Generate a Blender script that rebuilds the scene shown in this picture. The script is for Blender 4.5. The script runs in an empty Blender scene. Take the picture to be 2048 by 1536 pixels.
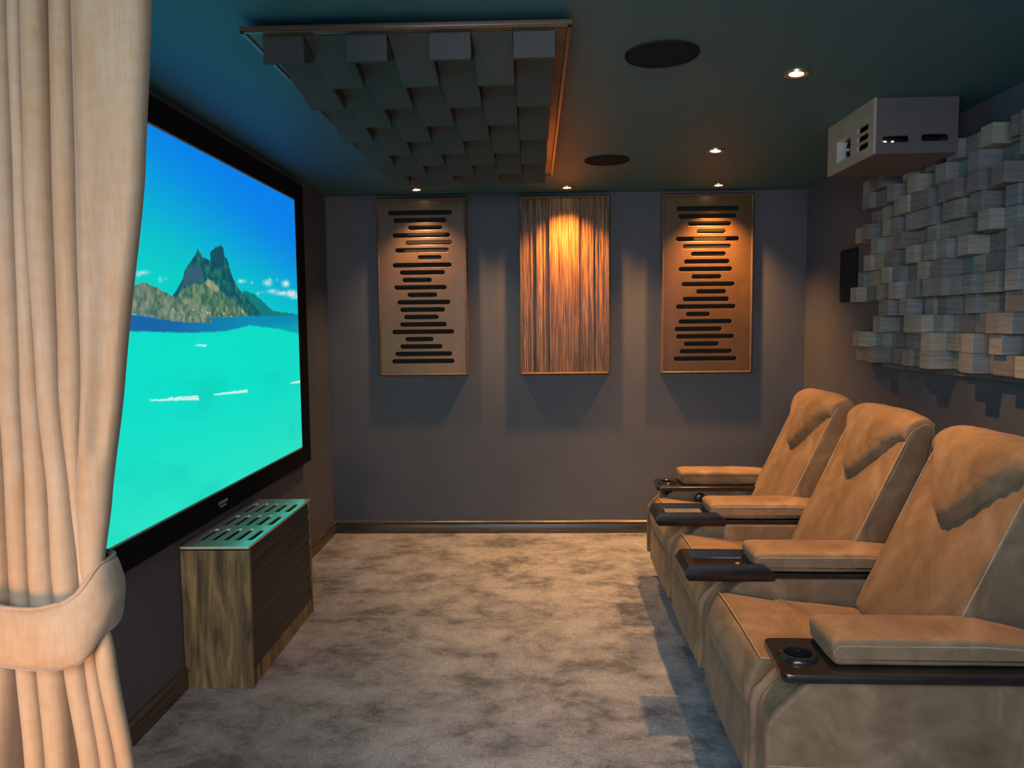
import bpy, bmesh, math, random
import numpy as np
from mathutils import Vector, Matrix, noise as mnoise
from math import radians, sin, cos, pi, sqrt

random.seed(7)
scene = bpy.context.scene
col = scene.collection

# ------------------------------------------------------------------ camera
F_PX, PITCH, YAW, ROLL, CAM_H = 1491.68, 4.4712, 1.696, -0.5976, 1.4866
pi_, ya_, ro_ = radians(PITCH), radians(YAW), radians(ROLL)
fwd = Vector((-sin(ya_) * cos(pi_), cos(ya_) * cos(pi_), -sin(pi_)))
rgt = Vector((cos(ya_), sin(ya_), 0))
up_ = rgt.cross(fwd)
r2 = cos(ro_) * rgt + sin(ro_) * up_
u2 = -sin(ro_) * rgt + cos(ro_) * up_
cam_data = bpy.data.cameras.new('camera')
cam_data.sensor_width = 36
cam_data.lens = F_PX / 2048 * 36
cam_data.clip_start = 0.02
cam = bpy.data.objects.new('camera', cam_data)
col.objects.link(cam)
M = Matrix((r2, u2, -fwd)).transposed().to_4x4()
M.translation = Vector((0, 0, CAM_H))
cam.matrix_world = M
scene.camera = cam

# ------------------------------------------------------------------ colour management, world, large lights
scene.view_settings.view_transform = 'Standard'
scene.view_settings.look = 'None'
scene.view_settings.exposure = 0.0
scene.view_settings.gamma = 1.0
scene.view_settings.use_curve_mapping = False

world = bpy.data.worlds.new('world')
scene.world = world
world.use_nodes = True
bg = world.node_tree.nodes['Background']
bg.inputs['Color'].default_value = (0.52, 0.62, 0.78, 1)
bg.inputs['Strength'].default_value = 0.75


def area(name, loc, target, sx, sy, power, color):
    d = bpy.data.lights.new(name, 'AREA')
    d.shape = 'RECTANGLE'
    d.size, d.size_y, d.energy, d.color = sx, sy, power, color
    o = bpy.data.objects.new(name, d)
    col.objects.link(o)
    o.location = loc
    o.rotation_euler = (Vector(target) - Vector(loc)).to_track_quat('-Z', 'Y').to_euler()
    return o


# daylight and lamp light of the hall the photographer stands in, through its doorway
area('hall_daylight', (-0.25, -0.85, 1.95), (0.3, 2.0, 0.2), 1.6, 0.8, 39, (0.64, 0.84, 1.0)).data.spread = radians(125)
area('hall_lamp', (-0.95, -0.45, 0.78), (-0.75, 1.1, 0.80), 0.7, 0.5, 8.5, (1.0, 0.52, 0.21)).data.spread = radians(80)

# ------------------------------------------------------------------ room constants
XL, XR, D, H, YN = -1.455, 1.89, 5.27, 2.40, -0.6


# ------------------------------------------------------------------ materials
def mat(name, base, rough=0.6, spec=0.5, metal=0.0, sheen=0.0, coat=0.0, sheen_tint=None, sheen_rough=0.4):
    m = bpy.data.materials.new(name)
    m.use_nodes = True
    b = m.node_tree.nodes['Principled BSDF']
    b.inputs['Base Color'].default_value = (*base, 1)
    b.inputs['Roughness'].default_value = rough
    b.inputs['Specular IOR Level'].default_value = spec
    b.inputs['Metallic'].default_value = metal
    b.inputs['Sheen Weight'].default_value = sheen
    b.inputs['Sheen Roughness'].default_value = sheen_rough
    if sheen_tint:
        b.inputs['Sheen Tint'].default_value = (*sheen_tint, 1)
    b.inputs['Coat Weight'].default_value = coat
    b.inputs['Coat Roughness'].default_value = 0.15
    return m


def N(m, t, **kw):
    n = m.node_tree.nodes.new(t)
    for k, v in kw.items():
        setattr(n, k, v)
    return n


def L(m, a, ao, b, bi):
    m.node_tree.links.new(a.outputs[ao], b.inputs[bi])


def noise_col(m, c1, c2, scale=(1, 1, 1), nscale=8, detail=6, lo=0.35, hi=0.65, rough=0.6, bump=0.0, bscale=None, bdist=0.01, mid=None, dist=0.0, coord='Object'):
    """mottle the base colour between c1 and c2 and add a bump"""
    b = m.node_tree.nodes['Principled BSDF']
    tc = N(m, 'ShaderNodeTexCoord')
    mp = N(m, 'ShaderNodeMapping')
    mp.inputs['Scale'].default_value = scale
    L(m, tc, coord, mp, 'Vector')
    nz = N(m, 'ShaderNodeTexNoise')
    nz.inputs['Scale'].default_value = nscale
    nz.inputs['Detail'].default_value = detail
    nz.inputs['Roughness'].default_value = rough
    nz.inputs['Distortion'].default_value = dist
    L(m, mp, 'Vector', nz, 'Vector')
    cr = N(m, 'ShaderNodeValToRGB')
    cr.color_ramp.elements[0].position = lo
    cr.color_ramp.elements[1].position = hi
    cr.color_ramp.elements[0].color = (*c1, 1)
    cr.color_ramp.elements[1].color = (*c2, 1)
    if mid:
        e = cr.color_ramp.elements.new((lo + hi) / 2)
        e.color = (*mid, 1)
    L(m, nz, 'Fac', cr, 'Fac')
    L(m, cr, 'Color', b, 'Base Color')
    if bump:
        bp = N(m, 'ShaderNodeBump')
        bp.inputs['Strength'].default_value = bump
        bp.inputs['Distance'].default_value = bdist
        if bscale:
            n2 = N(m, 'ShaderNodeTexNoise')
            n2.inputs['Scale'].default_value = bscale
            n2.inputs['Detail'].default_value = 5
            L(m, mp, 'Vector', n2, 'Vector')
            L(m, n2, 'Fac', bp, 'Height')
        else:
            L(m, nz, 'Fac', bp, 'Height')
        L(m, bp, 'Normal', b, 'Normal')
    return cr, mp, b


M_WALL = mat('wall_paint', (0.16, 0.155, 0.16), 0.62, 0.35)
noise_col(M_WALL, (0.086, 0.094, 0.116), (0.097, 0.106, 0.131), nscale=3, bump=0.05, bscale=350, bdist=0.002)
M_CEIL = mat('ceiling_paint', (0.11, 0.14, 0.15), 0.55, 0.62)
noise_col(M_CEIL, (0.038, 0.130, 0.162), (0.043, 0.143, 0.177), nscale=2, bump=0.05, bscale=300, bdist=0.002)

# carpet: blotchy cut pile
M_CARPET = mat('carpet', (0.2, 0.19, 0.19), 0.95, 0.1, sheen=0.3)
b = M_CARPET.node_tree.nodes['Principled BSDF']
tc = N(M_CARPET, 'ShaderNodeTexCoord')
mp = N(M_CARPET, 'ShaderNodeMapping')
mp.inputs['Scale'].default_value = (1.0, 1.25, 1)
L(M_CARPET, tc, 'Object', mp, 'Vector')


def nz(m, vec, scale, detail, rough=0.6, dist=0.0):
    n = N(m, 'ShaderNodeTexNoise')
    n.inputs['Scale'].default_value = scale
    n.inputs['Detail'].default_value = detail
    n.inputs['Roughness'].default_value = rough
    n.inputs['Distortion'].default_value = dist
    L(m, vec, 'Vector', n, 'Vector')
    return n


def math_node(m, op, a, bb, ao='Fac', bo='Fac'):
    n = N(m, 'ShaderNodeMath', operation=op)
    if isinstance(a, (int, float)):
        n.inputs[0].default_value = a
    else:
        L(m, a, ao, n, 0)
    if isinstance(bb, (int, float)):
        n.inputs[1].default_value = bb
    else:
        L(m, bb, bo, n, 1)
    return n


big = nz(M_CARPET, mp, 3.1, 14, 0.78, 0.15)
fine = nz(M_CARPET, mp, 95, 3, 0.7)
fine2 = nz(M_CARPET, mp, 330, 2, 0.6)
cr = N(M_CARPET, 'ShaderNodeValToRGB')
for p_, c_ in ((0.0, 0.30), (1.0, 1.0)):
    pass
cr.color_ramp.elements[0].position = 0.40
cr.color_ramp.elements[0].color = (0.105, 0.115, 0.135, 1)
cr.color_ramp.elements[1].position = 0.60
cr.color_ramp.elements[1].color = (0.40, 0.425, 0.485, 1)
e = cr.color_ramp.elements.new(0.485)
e.color = (0.26, 0.275, 0.315, 1)
L(M_CARPET, big, 'Fac', cr, 'Fac')
f1 = N(M_CARPET, 'ShaderNodeMapRange')
f1.inputs['From Min'].default_value = 0.32
f1.inputs['From Max'].default_value = 0.68
f1.inputs['To Min'].default_value = 0.62
f1.inputs['To Max'].default_value = 1.30
L(M_CARPET, fine, 'Fac', f1, 'Value')
f2 = N(M_CARPET, 'ShaderNodeMapRange')
f2.inputs['From Min'].default_value = 0.32
f2.inputs['From Max'].default_value = 0.68
f2.inputs['To Min'].default_value = 0.6
f2.inputs['To Max'].default_value = 1.35
L(M_CARPET, fine2, 'Fac', f2, 'Value')
mm = math_node(M_CARPET, 'MULTIPLY', f1, f2, 'Result', 'Result')
mx = N(M_CARPET, 'ShaderNodeVectorMath', operation='SCALE')
L(M_CARPET, cr, 'Color', mx, 0)
L(M_CARPET, mm, 'Value', mx, 'Scale')
L(M_CARPET, mx, 'Vector', b, 'Base Color')
hs = math_node(M_CARPET, 'ADD', fine, fine2)
bp = N(M_CARPET, 'ShaderNodeBump')
bp.inputs['Strength'].default_value = 0.9
bp.inputs['Distance'].default_value = 0.008
L(M_CARPET, hs, 'Value', bp, 'Height')
L(M_CARPET, bp, 'Normal', b, 'Normal')

M_BASE = mat('baseboard_stain', (0.05, 0.038, 0.028), 0.28, 0.6)
noise_col(M_BASE, (0.035, 0.027, 0.02), (0.085, 0.065, 0.048), scale=(2, 2, 40), nscale=3, bump=0.1)

# curtain velvet
M_VELVET = mat('curtain_velvet', (0.52, 0.36, 0.24), 0.75, 0.25, sheen=0.35, sheen_tint=(0.95, 0.9, 0.88), sheen_rough=0.35)
b = M_VELVET.node_tree.nodes['Principled BSDF']
tc = N(M_VELVET, 'ShaderNodeTexCoord')
mpa = N(M_VELVET, 'ShaderNodeMapping')
mpa.inputs['Scale'].default_value = (9, 9, 1.6)
L(M_VELVET, tc, 'Object', mpa, 'Vector')
mpb = N(M_VELVET, 'ShaderNodeMapping')
mpb.inputs['Scale'].default_value = (230, 230, 14)
L(M_VELVET, tc, 'Object', mpb, 'Vector')
mpc = N(M_VELVET, 'ShaderNodeMapping')
mpc.inputs['Scale'].default_value = (40, 40, 60)
L(M_VELVET, tc, 'Object', mpc, 'Vector')
a1 = nz(M_VELVET, mpa, 1.4, 4, 0.6)
a2 = nz(M_VELVET, mpb, 1.0, 3, 0.6)
a3 = nz(M_VELVET, mpc, 1.0, 3, 0.6)
s1 = math_node(M_VELVET, 'ADD', a2, a3)
s2 = math_node(M_VELVET, 'MULTIPLY', s1, 0.26, 'Value')
s3 = math_node(M_VELVET, 'MULTIPLY', a1, 0.75)
s4 = math_node(M_VELVET, 'ADD', s2, s3, 'Value', 'Value')
crv = N(M_VELVET, 'ShaderNodeValToRGB')
crv.color_ramp.elements[0].position = 0.50
crv.color_ramp.elements[0].color = (0.31, 0.180, 0.092, 1)
crv.color_ramp.elements[1].position = 0.80
crv.color_ramp.elements[1].color = (0.37, 0.270, 0.185, 1)
L(M_VELVET, s4, 'Value', crv, 'Fac')
L(M_VELVET, crv, 'Color', b, 'Base Color')

# recliner nubuck
def nubuck(name, c1, c2, c3):
    m = mat(name, c2, 0.65, 0.25, sheen=0.12, sheen_tint=(0.62, 0.66, 0.66), sheen_rough=0.4)
    cr, mp, b = noise_col(m, c1, c3, nscale=5.5, detail=8, lo=0.32, hi=0.68, mid=c2, rough=0.62, dist=0.7)
    fine = nz(m, mp, 420, 2, 0.6)
    med = nz(m, mp, 30, 4, 0.7, 0.5)
    ad = math_node(m, 'MULTIPLY', fine, 0.35)
    ad2 = math_node(m, 'ADD', ad, med, 'Value', 'Fac')
    bp = N(m, 'ShaderNodeBump')
    bp.inputs['Strength'].default_value = 0.22
    bp.inputs['Distance'].default_value = 0.004
    L(m, ad2, 'Value', bp, 'Height')
    L(m, bp, 'Normal', b, 'Normal')
    return m


M_HIDE = nubuck('brown_nubuck', (0.120, 0.076, 0.043), (0.178, 0.116, 0.069), (0.250, 0.172, 0.108))
M_PIPE = mat('piping', (0.34, 0.24, 0.16), 0.5, 0.4)
noise_col(M_PIPE, (0.30, 0.21, 0.14), (0.38, 0.27, 0.18), nscale=60)
M_SEAM = mat('dark_stitch', (0.06, 0.035, 0.022), 0.7, 0.3)
noise_col(M_SEAM, (0.05, 0.03, 0.02), (0.08, 0.05, 0.03), nscale=80)
M_BLACK = mat('black_plastic', (0.012, 0.011, 0.012), 0.22, 0.55)
noise_col(M_BLACK, (0.010, 0.009, 0.010), (0.016, 0.014, 0.015), nscale=20, bump=0.03, bscale=200)
M_BLACKM = mat('black_matt', (0.012, 0.012, 0.013), 0.8, 0.2)
noise_col(M_BLACKM, (0.010, 0.010, 0.011), (0.016, 0.016, 0.017), nscale=40)
M_VELVETB = mat('black_velvet', (0.004, 0.004, 0.005), 0.9, 0.15)
noise_col(M_VELVETB, (0.003, 0.003, 0.004), (0.006, 0.006, 0.007), nscale=60)
M_GREYP = mat('grey_plastic', (0.12, 0.12, 0.13), 0.4, 0.5)
noise_col(M_GREYP, (0.10, 0.10, 0.11), (0.15, 0.15, 0.16), nscale=30)
M_SILVER = mat('silver', (0.5, 0.5, 0.52), 0.3, 0.5, metal=0.8)
noise_col(M_SILVER, (0.42, 0.42, 0.44), (0.55, 0.55, 0.57), nscale=30)
M_WHITEP = mat('white_plastic', (0.5, 0.52, 0.52), 0.3, 0.5)
noise_col(M_WHITEP, (0.46, 0.48, 0.48), (0.55, 0.56, 0.56), nscale=20)


def wood(name, c1, c2, scale, rough=0.42, spec=0.4, nscale=4, coat=0.0, bump=0.12, lo=0.3, hi=0.7, mid=None, dist=0.8):
    m = mat(name, c1, rough, spec, coat=coat)
    noise_col(m, c1, c2, scale=scale, nscale=nscale, detail=8, lo=lo, hi=hi, bump=bump, bdist=0.004, rough=0.62, mid=mid, dist=dist)
    return m


M_PANEL = wood('bronze_panel', (0.085, 0.045, 0.017), (0.120, 0.066, 0.026), (1.5, 1.5, 1.0), 0.32, 0.6, nscale=5, bump=0.04)
M_FRAME = wood('bronze_frame', (0.10, 0.062, 0.038), (0.17, 0.11, 0.07), (6, 6, 6), 0.25, 0.7, nscale=4, bump=0.05)
M_CAVITY = mat('cavity_dark', (0.03, 0.024, 0.02), 0.7, 0.3)
noise_col(M_CAVITY, (0.012, 0.009, 0.008), (0.018, 0.014, 0.012), nscale=20)
M_SLATW = wood('streaky_oiled_wood', (0.022, 0.010, 0.004), (0.58, 0.29, 0.07), (95, 95, 2.4), 0.34, 0.5, nscale=1.6, bump=0.35, lo=0.34, hi=0.70, mid=(0.19, 0.085, 0.022), dist=0.5)
M_RADW = wood('weathered_greenish_wood', (0.060, 0.048, 0.032), (0.29, 0.23, 0.115), (13, 13, 1.5), 0.5, 0.4, nscale=1.9, lo=0.34, hi=0.68, mid=(0.16, 0.125, 0.068), dist=1.0)
M_RADF = wood('dark_slat_wood', (0.026, 0.026, 0.026), (0.050, 0.050, 0.048), (8, 2.0, 60), 0.5, 0.35, nscale=2)
M_RADT = wood('grille_top_screen_lit', (0.50, 0.58, 0.50), (0.60, 0.68, 0.60), (14, 3, 3), 0.24, 1.0, nscale=2, coat=1.0, bump=0.04)  # pale green tone carries the screen's reflection on the top
M_BOX = wood('projector_box_wood_lit', (0.34, 0.265, 0.21), (0.42, 0.33, 0.26), (3, 3, 8), 0.5, 0.35, nscale=3, bump=0.04)  # box front, the light on it painted in as a paler tone
M_BOX_SHADED = wood('projector_box_wood_shaded', (0.10, 0.086, 0.092), (0.125, 0.108, 0.114), (3, 3, 14), 0.5, 0.35, nscale=3, bump=0.04)  # same box wood, shade painted in as a darker tone
M_BLK = []
for i_, (a_, c_) in enumerate((((0.155, 0.165, 0.165), (0.28, 0.295, 0.29)), ((0.12, 0.11, 0.115), (0.22, 0.205, 0.21)), ((0.20, 0.198, 0.175), (0.35, 0.34, 0.30)), ((0.125, 0.137, 0.15), (0.22, 0.24, 0.26)))):
    M_BLK.append(wood('weathered_block_wood_%s' % 'abcd'[i_], a_, c_, (3, 5, 70), 0.6, 0.3, nscale=1.5, bump=0.15))
M_FOAM = mat('charcoal_foam', (0.10, 0.10, 0.105), 0.95, 0.1)
noise_col(M_FOAM, (0.070, 0.072, 0.072), (0.092, 0.094, 0.094), nscale=200, detail=2, bump=0.3, bscale=500, bdist=0.002)
M_BOARD = wood('diffuser_board', (0.085, 0.048, 0.028), (0.14, 0.085, 0.05), (2, 8, 8), 0.35, 0.5, nscale=3, bump=0.03)
M_GRILLE = mat('speaker_grille', (0.030, 0.032, 0.035), 0.9, 0.08)
noise_col(M_GRILLE, (0.014, 0.018, 0.022), (0.024, 0.029, 0.034), nscale=180, detail=1, bump=0.4, bscale=500, bdist=0.001)
M_COPPER = mat('lamp_ring_metal', (0.75, 0.45, 0.22), 0.28, 0.5, metal=0.9)
noise_col(M_COPPER, (0.7, 0.42, 0.2), (0.8, 0.5, 0.26), nscale=20)


def emis(name, c, s):
    m = mat(name, c, 0.4)
    b = m.node_tree.nodes['Principled BSDF']
    b.inputs['Emission Color'].default_value = (*c, 1)
    b.inputs['Emission Strength'].default_value = s
    return m


M_LAMP = emis('lamp_glow', (1.0, 0.72, 0.38), 16)
M_LEAK = emis('projector_lamp_leak', (0.9, 0.95, 0.8), 3.5)


# ------------------------------------------------------------------ object helpers
def link_mesh(name, me, parent=None, smooth=True, angle=35):
    o = bpy.data.objects.new(name, me)
    col.objects.link(o)
    if parent is not None:
        o.parent = parent
    if smooth:
        me.shade_smooth()
        me.set_sharp_from_angle(angle=radians(angle))
    return o


def obj(name, bm, m, parent=None, smooth=True, angle=35):
    bmesh.ops.recalc_face_normals(bm, faces=bm.faces)
    me = bpy.data.meshes.new(name)
    bm.to_mesh(me)
    bm.free()
    if m is not None:
        for q in (m if isinstance(m, (list, tuple)) else [m]):
            me.materials.append(q)
    return link_mesh(name, me, parent, smooth, angle)


def thing(name, label, cat, loc=(0, 0, 0), group=None):
    o = bpy.data.objects.new(name, None)
    o.empty_display_size = 0.1
    col.objects.link(o)
    o.location = loc
    o['label'] = label
    o['category'] = cat
    if group:
        o['group'] = group
    return o


def struct(o):
    o['kind'] = 'structure'
    return o


def bx(bm, lo, hi, bev=0.0, seg=2, mi=0):
    r = bmesh.ops.create_cube(bm, size=1)
    vs = r['verts']
    c = [(a + b_) / 2 for a, b_ in zip(lo, hi)]
    s = [b_ - a for a, b_ in zip(lo, hi)]
    for v in vs:
        v.co = Vector((c[0] + v.co.x * s[0], c[1] + v.co.y * s[1], c[2] + v.co.z * s[2]))
    fs = list({f for v in vs for f in v.link_faces})
    for f in fs:
        f.material_index = mi
    if bev:
        es = list({e for v in vs for e in v.link_edges})
        bmesh.ops.bevel(bm, geom=es, offset=bev, segments=seg, affect='EDGES', profile=0.5)


def box_obj(name, lo, hi, m, parent=None, bev=0.0, seg=2):
    bm = bmesh.new()
    bx(bm, lo, hi, bev, seg)
    return obj(name, bm, m, parent)


def round_poly(pts, rad, n=5):
    """round the corners of a polygon; rad is a number or a list"""
    out = []
    k = len(pts)
    for i in range(k):
        p0, p1, p2 = Vector(pts[i - 1]), Vector(pts[i]), Vector(pts[(i + 1) % k])
        r = rad[i] if isinstance(rad, (list, tuple)) else rad
        d0, d2 = (p0 - p1), (p2 - p1)
        a = min(r, d0.length * 0.45)
        c = min(r, d2.length * 0.45)
        if r <= 1e-6:
            out.append(p1)
            continue
        s, e_ = p1 + d0.normalized() * a, p1 + d2.normalized() * c
        for j in range(n + 1):
            t = j / n
            out.append((1 - t) ** 2 * s + 2 * t * (1 - t) * p1 + t * t * e_)
    return out


def resample(pts, step):
    out = []
    k = len(pts)
    for i in range(k):
        a, c = pts[i], pts[(i + 1) % k]
        n = max(1, int(round((c - a).length / step)))
        for j in range(n):
            out.append(a.lerp(c, j / n))
    return out


def poly_normals(pts):
    k = len(pts)
    area2 = sum(pts[i].x * pts[(i + 1) % k].y - pts[(i + 1) % k].x * pts[i].y for i in range(k))
    sg = 1 if area2 > 0 else -1
    out = []
    for i in range(k):
        t = (pts[(i + 1) % k] - pts[i - 1])
        if t.length < 1e-9:
            t = Vector((1, 0))
        t.normalize()
        out.append(Vector((t.y, -t.x)) * sg)
    return out


def cushion(prof, rad, y0, y1, edge=0.02, bulge=0.0, step=0.02, ny=12, wrinkle=0.0, seed=0, nround=5, axis='y', bulge_fn=None):
    """loft a rounded (x,z) profile along y with rounded ends and a soft bulge"""
    pts = resample(round_poly([Vector(p) for p in prof], rad, nround), step)
    nr = poly_normals(pts)
    ys = []
    k = 5
    for j in range(k):
        a = j / k * pi / 2
        ys.append((edge * (1 - sin(a)), edge * (1 - cos(a))))
    # (inset, distance from end)
    secs = [(y0 + d, ins) for ins, d in ys]
    mid = [(y0 + edge + (y1 - y0 - 2 * edge) * j / ny, 0.0) for j in range(ny + 1)]
    secs = secs + mid + [(y1 - (s[0] - y0), s[1]) for s in reversed(secs)]
    bm = bmesh.new()
    rings = []
    for y, ins in secs:
        t = (y - y0) / (y1 - y0)
        bl = bulge * (1 - abs(2 * t - 1) ** 2.5)
        ring = []
        for i, (p, n) in enumerate(zip(pts, nr)):
            w = 0.0
            if wrinkle:
                w = wrinkle * mnoise.noise(Vector((p.x * 9 + seed, y * 9, p.y * 9)))
            bb = bl
            if bulge_fn:
                bb += bulge_fn(p, n, t)
            q = p + n * (bb - ins + w)
            ring.append(bm.verts.new((q.x, y, q.y) if axis == 'y' else (y, q.x, q.y)))
        rings.append(ring)
    for a, c in zip(rings, rings[1:]):
        for i in range(len(a)):
            j = (i + 1) % len(a)
            bm.faces.new((a[i], a[j], c[j], c[i]))
    for ring, flip in ((rings[0], False), (rings[-1], True)):
        inner = []
        for i, v in enumerate(ring):
            n = nr[i]
            d = Vector((n.x, 0, n.y)) if axis == 'y' else Vector((0, n.x, n.y))
            inner.append(bm.verts.new(v.co - d * min(0.003, edge * 0.4)))
        k_ = len(ring)
        for i in range(k_):
            j = (i + 1) % k_
            bm.faces.new((ring[i], ring[j], inner[j], inner[i]) if flip else (ring[j], ring[i], inner[i], inner[j]))
        bm.faces.new(inner if not flip else list(reversed(inner)))
    return bm, pts, nr


def prism(bm, prof, a0, a1, axis='y'):
    """flat prism of a 2D profile between a0 and a1"""
    def P(p, a):
        if axis == 'y':
            return (p[0], a, p[1])
        if axis == 'x':
            return (a, p[0], p[1])
        return (p[0], p[1], a)
    A = [bm.verts.new(P(p, a0)) for p in prof]
    B = [bm.verts.new(P(p, a1)) for p in prof]
    n = len(prof)
    for i in range(n):
        j = (i + 1) % n
        bm.faces.new((A[i], A[j], B[j], B[i]))
    bm.faces.new(A)
    bm.faces.new(list(reversed(B)))


def prism_obj(name, prof, a0, a1, m, parent=None, axis='y', bev=0.0, seg=2, rad=0, nround=5):
    bm = bmesh.new()
    if rad:
        prof = round_poly([Vector(p) for p in prof], rad, nround)
    prism(bm, prof, a0, a1, axis)
    if bev:
        bmesh.ops.recalc_face_normals(bm, faces=bm.faces)
        es = [e for e in bm.edges if len(e.link_faces) == 2 and e.calc_face_angle() > 0.6]
        bmesh.ops.bevel(bm, geom=es, offset=bev, segments=seg, affect='EDGES', profile=0.5)
    return obj(name, bm, m, parent)


def tube(bm, path, r, n=8, closed=False):
    path = [Vector(p) for p in path]
    rings = []
    k = len(path)
    prev = None
    for i, p in enumerate(path):
        if closed:
            t = path[(i + 1) % k] - path[i - 1]
        else:
            t = path[min(i + 1, k - 1)] - path[max(i - 1, 0)]
        t.normalize()
        ref = prev if prev is not None else (Vector((0, 0, 1)) if abs(t.z) < 0.9 else Vector((1, 0, 0)))
        a = (ref - t * ref.dot(t)).normalized()
        prev = a
        c = t.cross(a)
        rings.append([bm.verts.new(p + r * (cos(2 * pi * j / n) * a + sin(2 * pi * j / n) * c)) for j in range(n)])
    pairs = list(zip(rings, rings[1:])) + ([(rings[-1], rings[0])] if closed else [])
    for a, c in pairs:
        for j in range(n):
            bm.faces.new((a[j], a[(j + 1) % n], c[(j + 1) % n], c[j]))
    if not closed:
        bm.faces.new(rings[0])
        bm.faces.new(list(reversed(rings[-1])))


def lathe(bm, prof, center, n=40, axis=Vector((0, 0, 1)), closed=False):
    """prof: list of (radius, height along axis)"""
    axis = Vector(axis).normalized()
    a = axis.orthogonal().normalized()
    c = axis.cross(a)
    rings = []
    for r, h in prof:
        if r < 1e-6:
            rings.append([bm.verts.new(Vector(center) + axis * h)])
        else:
            rings.append([bm.verts.new(Vector(center) + axis * h + r * (cos(2 * pi * j / n) * a + sin(2 * pi * j / n) * c)) for j in range(n)])
    for A, B in list(zip(rings, rings[1:])) + ([(rings[-1], rings[0])] if closed else []):
        for j in range(n):
            k = (j + 1) % n
            if len(A) == 1 and len(B) > 1:
                bm.faces.new((A[0], B[k], B[j]))
            elif len(B) == 1 and len(A) > 1:
                bm.faces.new((A[j], A[k], B[0]))
            elif len(A) > 1:
                bm.faces.new((A[j], A[k], B[k], B[j]))


def slot_outline(cx, cy, w, h, r, n=6):
    pts = []
    for sx, sy, a0 in ((1, 1, 0), (-1, 1, 90), (-1, -1, 180), (1, -1, 270)):
        for j in range(n + 1):
            a = radians(a0 + 90 * j / n)
            pts.append((cx + sx * (w / 2 - r) + r * cos(a), cy + sy * (h / 2 - r) + r * sin(a)))
    return pts


def plate(name, outer, holes, thick, matrix, m, parent=None, bevel=0.0):
    """a flat plate with real holes, from a filled 2D curve turned into a mesh"""
    cu = bpy.data.curves.new('plate_outline', 'CURVE')
    cu.dimensions = '2D'
    cu.fill_mode = 'BOTH'
    cu.extrude = thick / 2 - bevel
    cu.bevel_depth = bevel
    cu.bevel_resolution = 1
    cu.offset = -bevel
    for pts in [outer] + holes:
        sp = cu.splines.new('POLY')
        sp.points.add(len(pts) - 1)
        for q, p in zip(sp.points, pts):
            q.co = (p[0], p[1], 0, 1)
        sp.use_cyclic_u = True
    tmp = bpy.data.objects.new('plate_tmp', cu)
    col.objects.link(tmp)
    dg = bpy.context.evaluated_depsgraph_get()
    me = bpy.data.meshes.new_from_object(tmp.evaluated_get(dg))
    bpy.data.objects.remove(tmp)
    me.name = name
    me.transform(matrix)
    me.materials.clear()
    me.materials.append(m)
    return link_mesh(name, me, parent, True, 30)


# plate coordinate frames: (u, v, normal)
def frame_mat(o, u, v):
    u, v = Vector(u), Vector(v)
    n = u.cross(v)
    mt = Matrix((u, v, n)).transposed().to_4x4()
    mt.translation = Vector(o)
    return mt


# ================================================================== ROOM SHELL
T = 0.10
struct(box_obj('floor', (XL - T, YN, -0.08), (XR + T, D + T, 0.0), M_CARPET))
struct(box_obj('ceiling', (XL - T, YN, H), (XR + T, D + T, H + 0.1), M_CEIL))
struct(box_obj('wall_left', (XL - T, YN, 0), (XL, D + T, H), M_WALL))
struct(box_obj('wall_right', (XR, YN, 0), (XR + T, D + T, H), M_WALL))
struct(box_obj('wall_back', (XL, D, 0), (XR, D + T, H), M_WALL))

bprof = [(0, 0), (0.014, 0), (0.014, 0.062), (0.012, 0.066), (0.0155, 0.070), (0.019, 0.076), (0.019, 0.082), (0.015, 0.087), (0.010, 0.090), (0.007, 0.096), (0, 0.096)]


def baseboard(name, p0, direction, length, inward):
    bm = bmesh.new()
    d, n = Vector(direction), Vector(inward)
    A = [bm.verts.new(Vector(p0) + n * a + Vector((0, 0, z))) for a, z in bprof]
    B = [bm.verts.new(Vector(p0) + d * length + n * a + Vector((0, 0, z))) for a, z in bprof]
    k = len(bprof)
    for i in range(k):
        j = (i + 1) % k
        bm.faces.new((A[i], A[j], B[j], B[i]))
    bm.faces.new(A)
    bm.faces.new(list(reversed(B)))
    return struct(obj(name, bm, M_BASE))


baseboard('baseboard_back', (XL, D, 0.0), (1, 0, 0), XR - XL, (0, -1, 0))
baseboard('baseboard_left', (XL, YN, 0.0), (0, 1, 0), D - YN, (1, 0, 0))
baseboard('baseboard_right', (XR, YN, 0.0), (0, 1, 0), D - YN, (-1, 0, 0))

# ================================================================== PROJECTION SCREEN
SX, SY0, SY1, SZ0, SZ1 = -1.430, 1.853, 4.508, 0.757, 2.250
scr = thing('projection_screen', 'large wall screen showing a tropical island and turquoise lagoon in a black frame', 'screen', (XL, (SY0 + SY1) / 2, SZ0 - 0.09))


def local(o, x, y, z):
    return Vector((x, y, z)) - Vector(o.location)


def vnoise(x, y, scale, seed):
    rng = np.random.RandomState(seed)
    g = rng.rand(64, 64)
    fx, fy = x * scale, y * scale
    ix, iy = np.floor(fx).astype(int), np.floor(fy).astype(int)
    tx, ty = fx - ix, fy - iy
    tx, ty = tx * tx * (3 - 2 * tx), ty * ty * (3 - 2 * ty)
    a, b_, c, d = g[iy % 64, ix % 64], g[iy % 64, (ix + 1) % 64], g[(iy + 1) % 64, ix % 64], g[(iy + 1) % 64, (ix + 1) % 64]
    return (a * (1 - tx) + b_ * tx) * (1 - ty) + (c * (1 - tx) + d * tx) * ty


def fbm(x, y, scale, seed, octaves=4):
    s, amp, tot = 0, 1, 0
    for k in range(octaves):
        s = s + amp * vnoise(x, y, scale * 2 ** k, seed + k)
        tot += amp
        amp *= 0.55
    return s / tot


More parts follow.
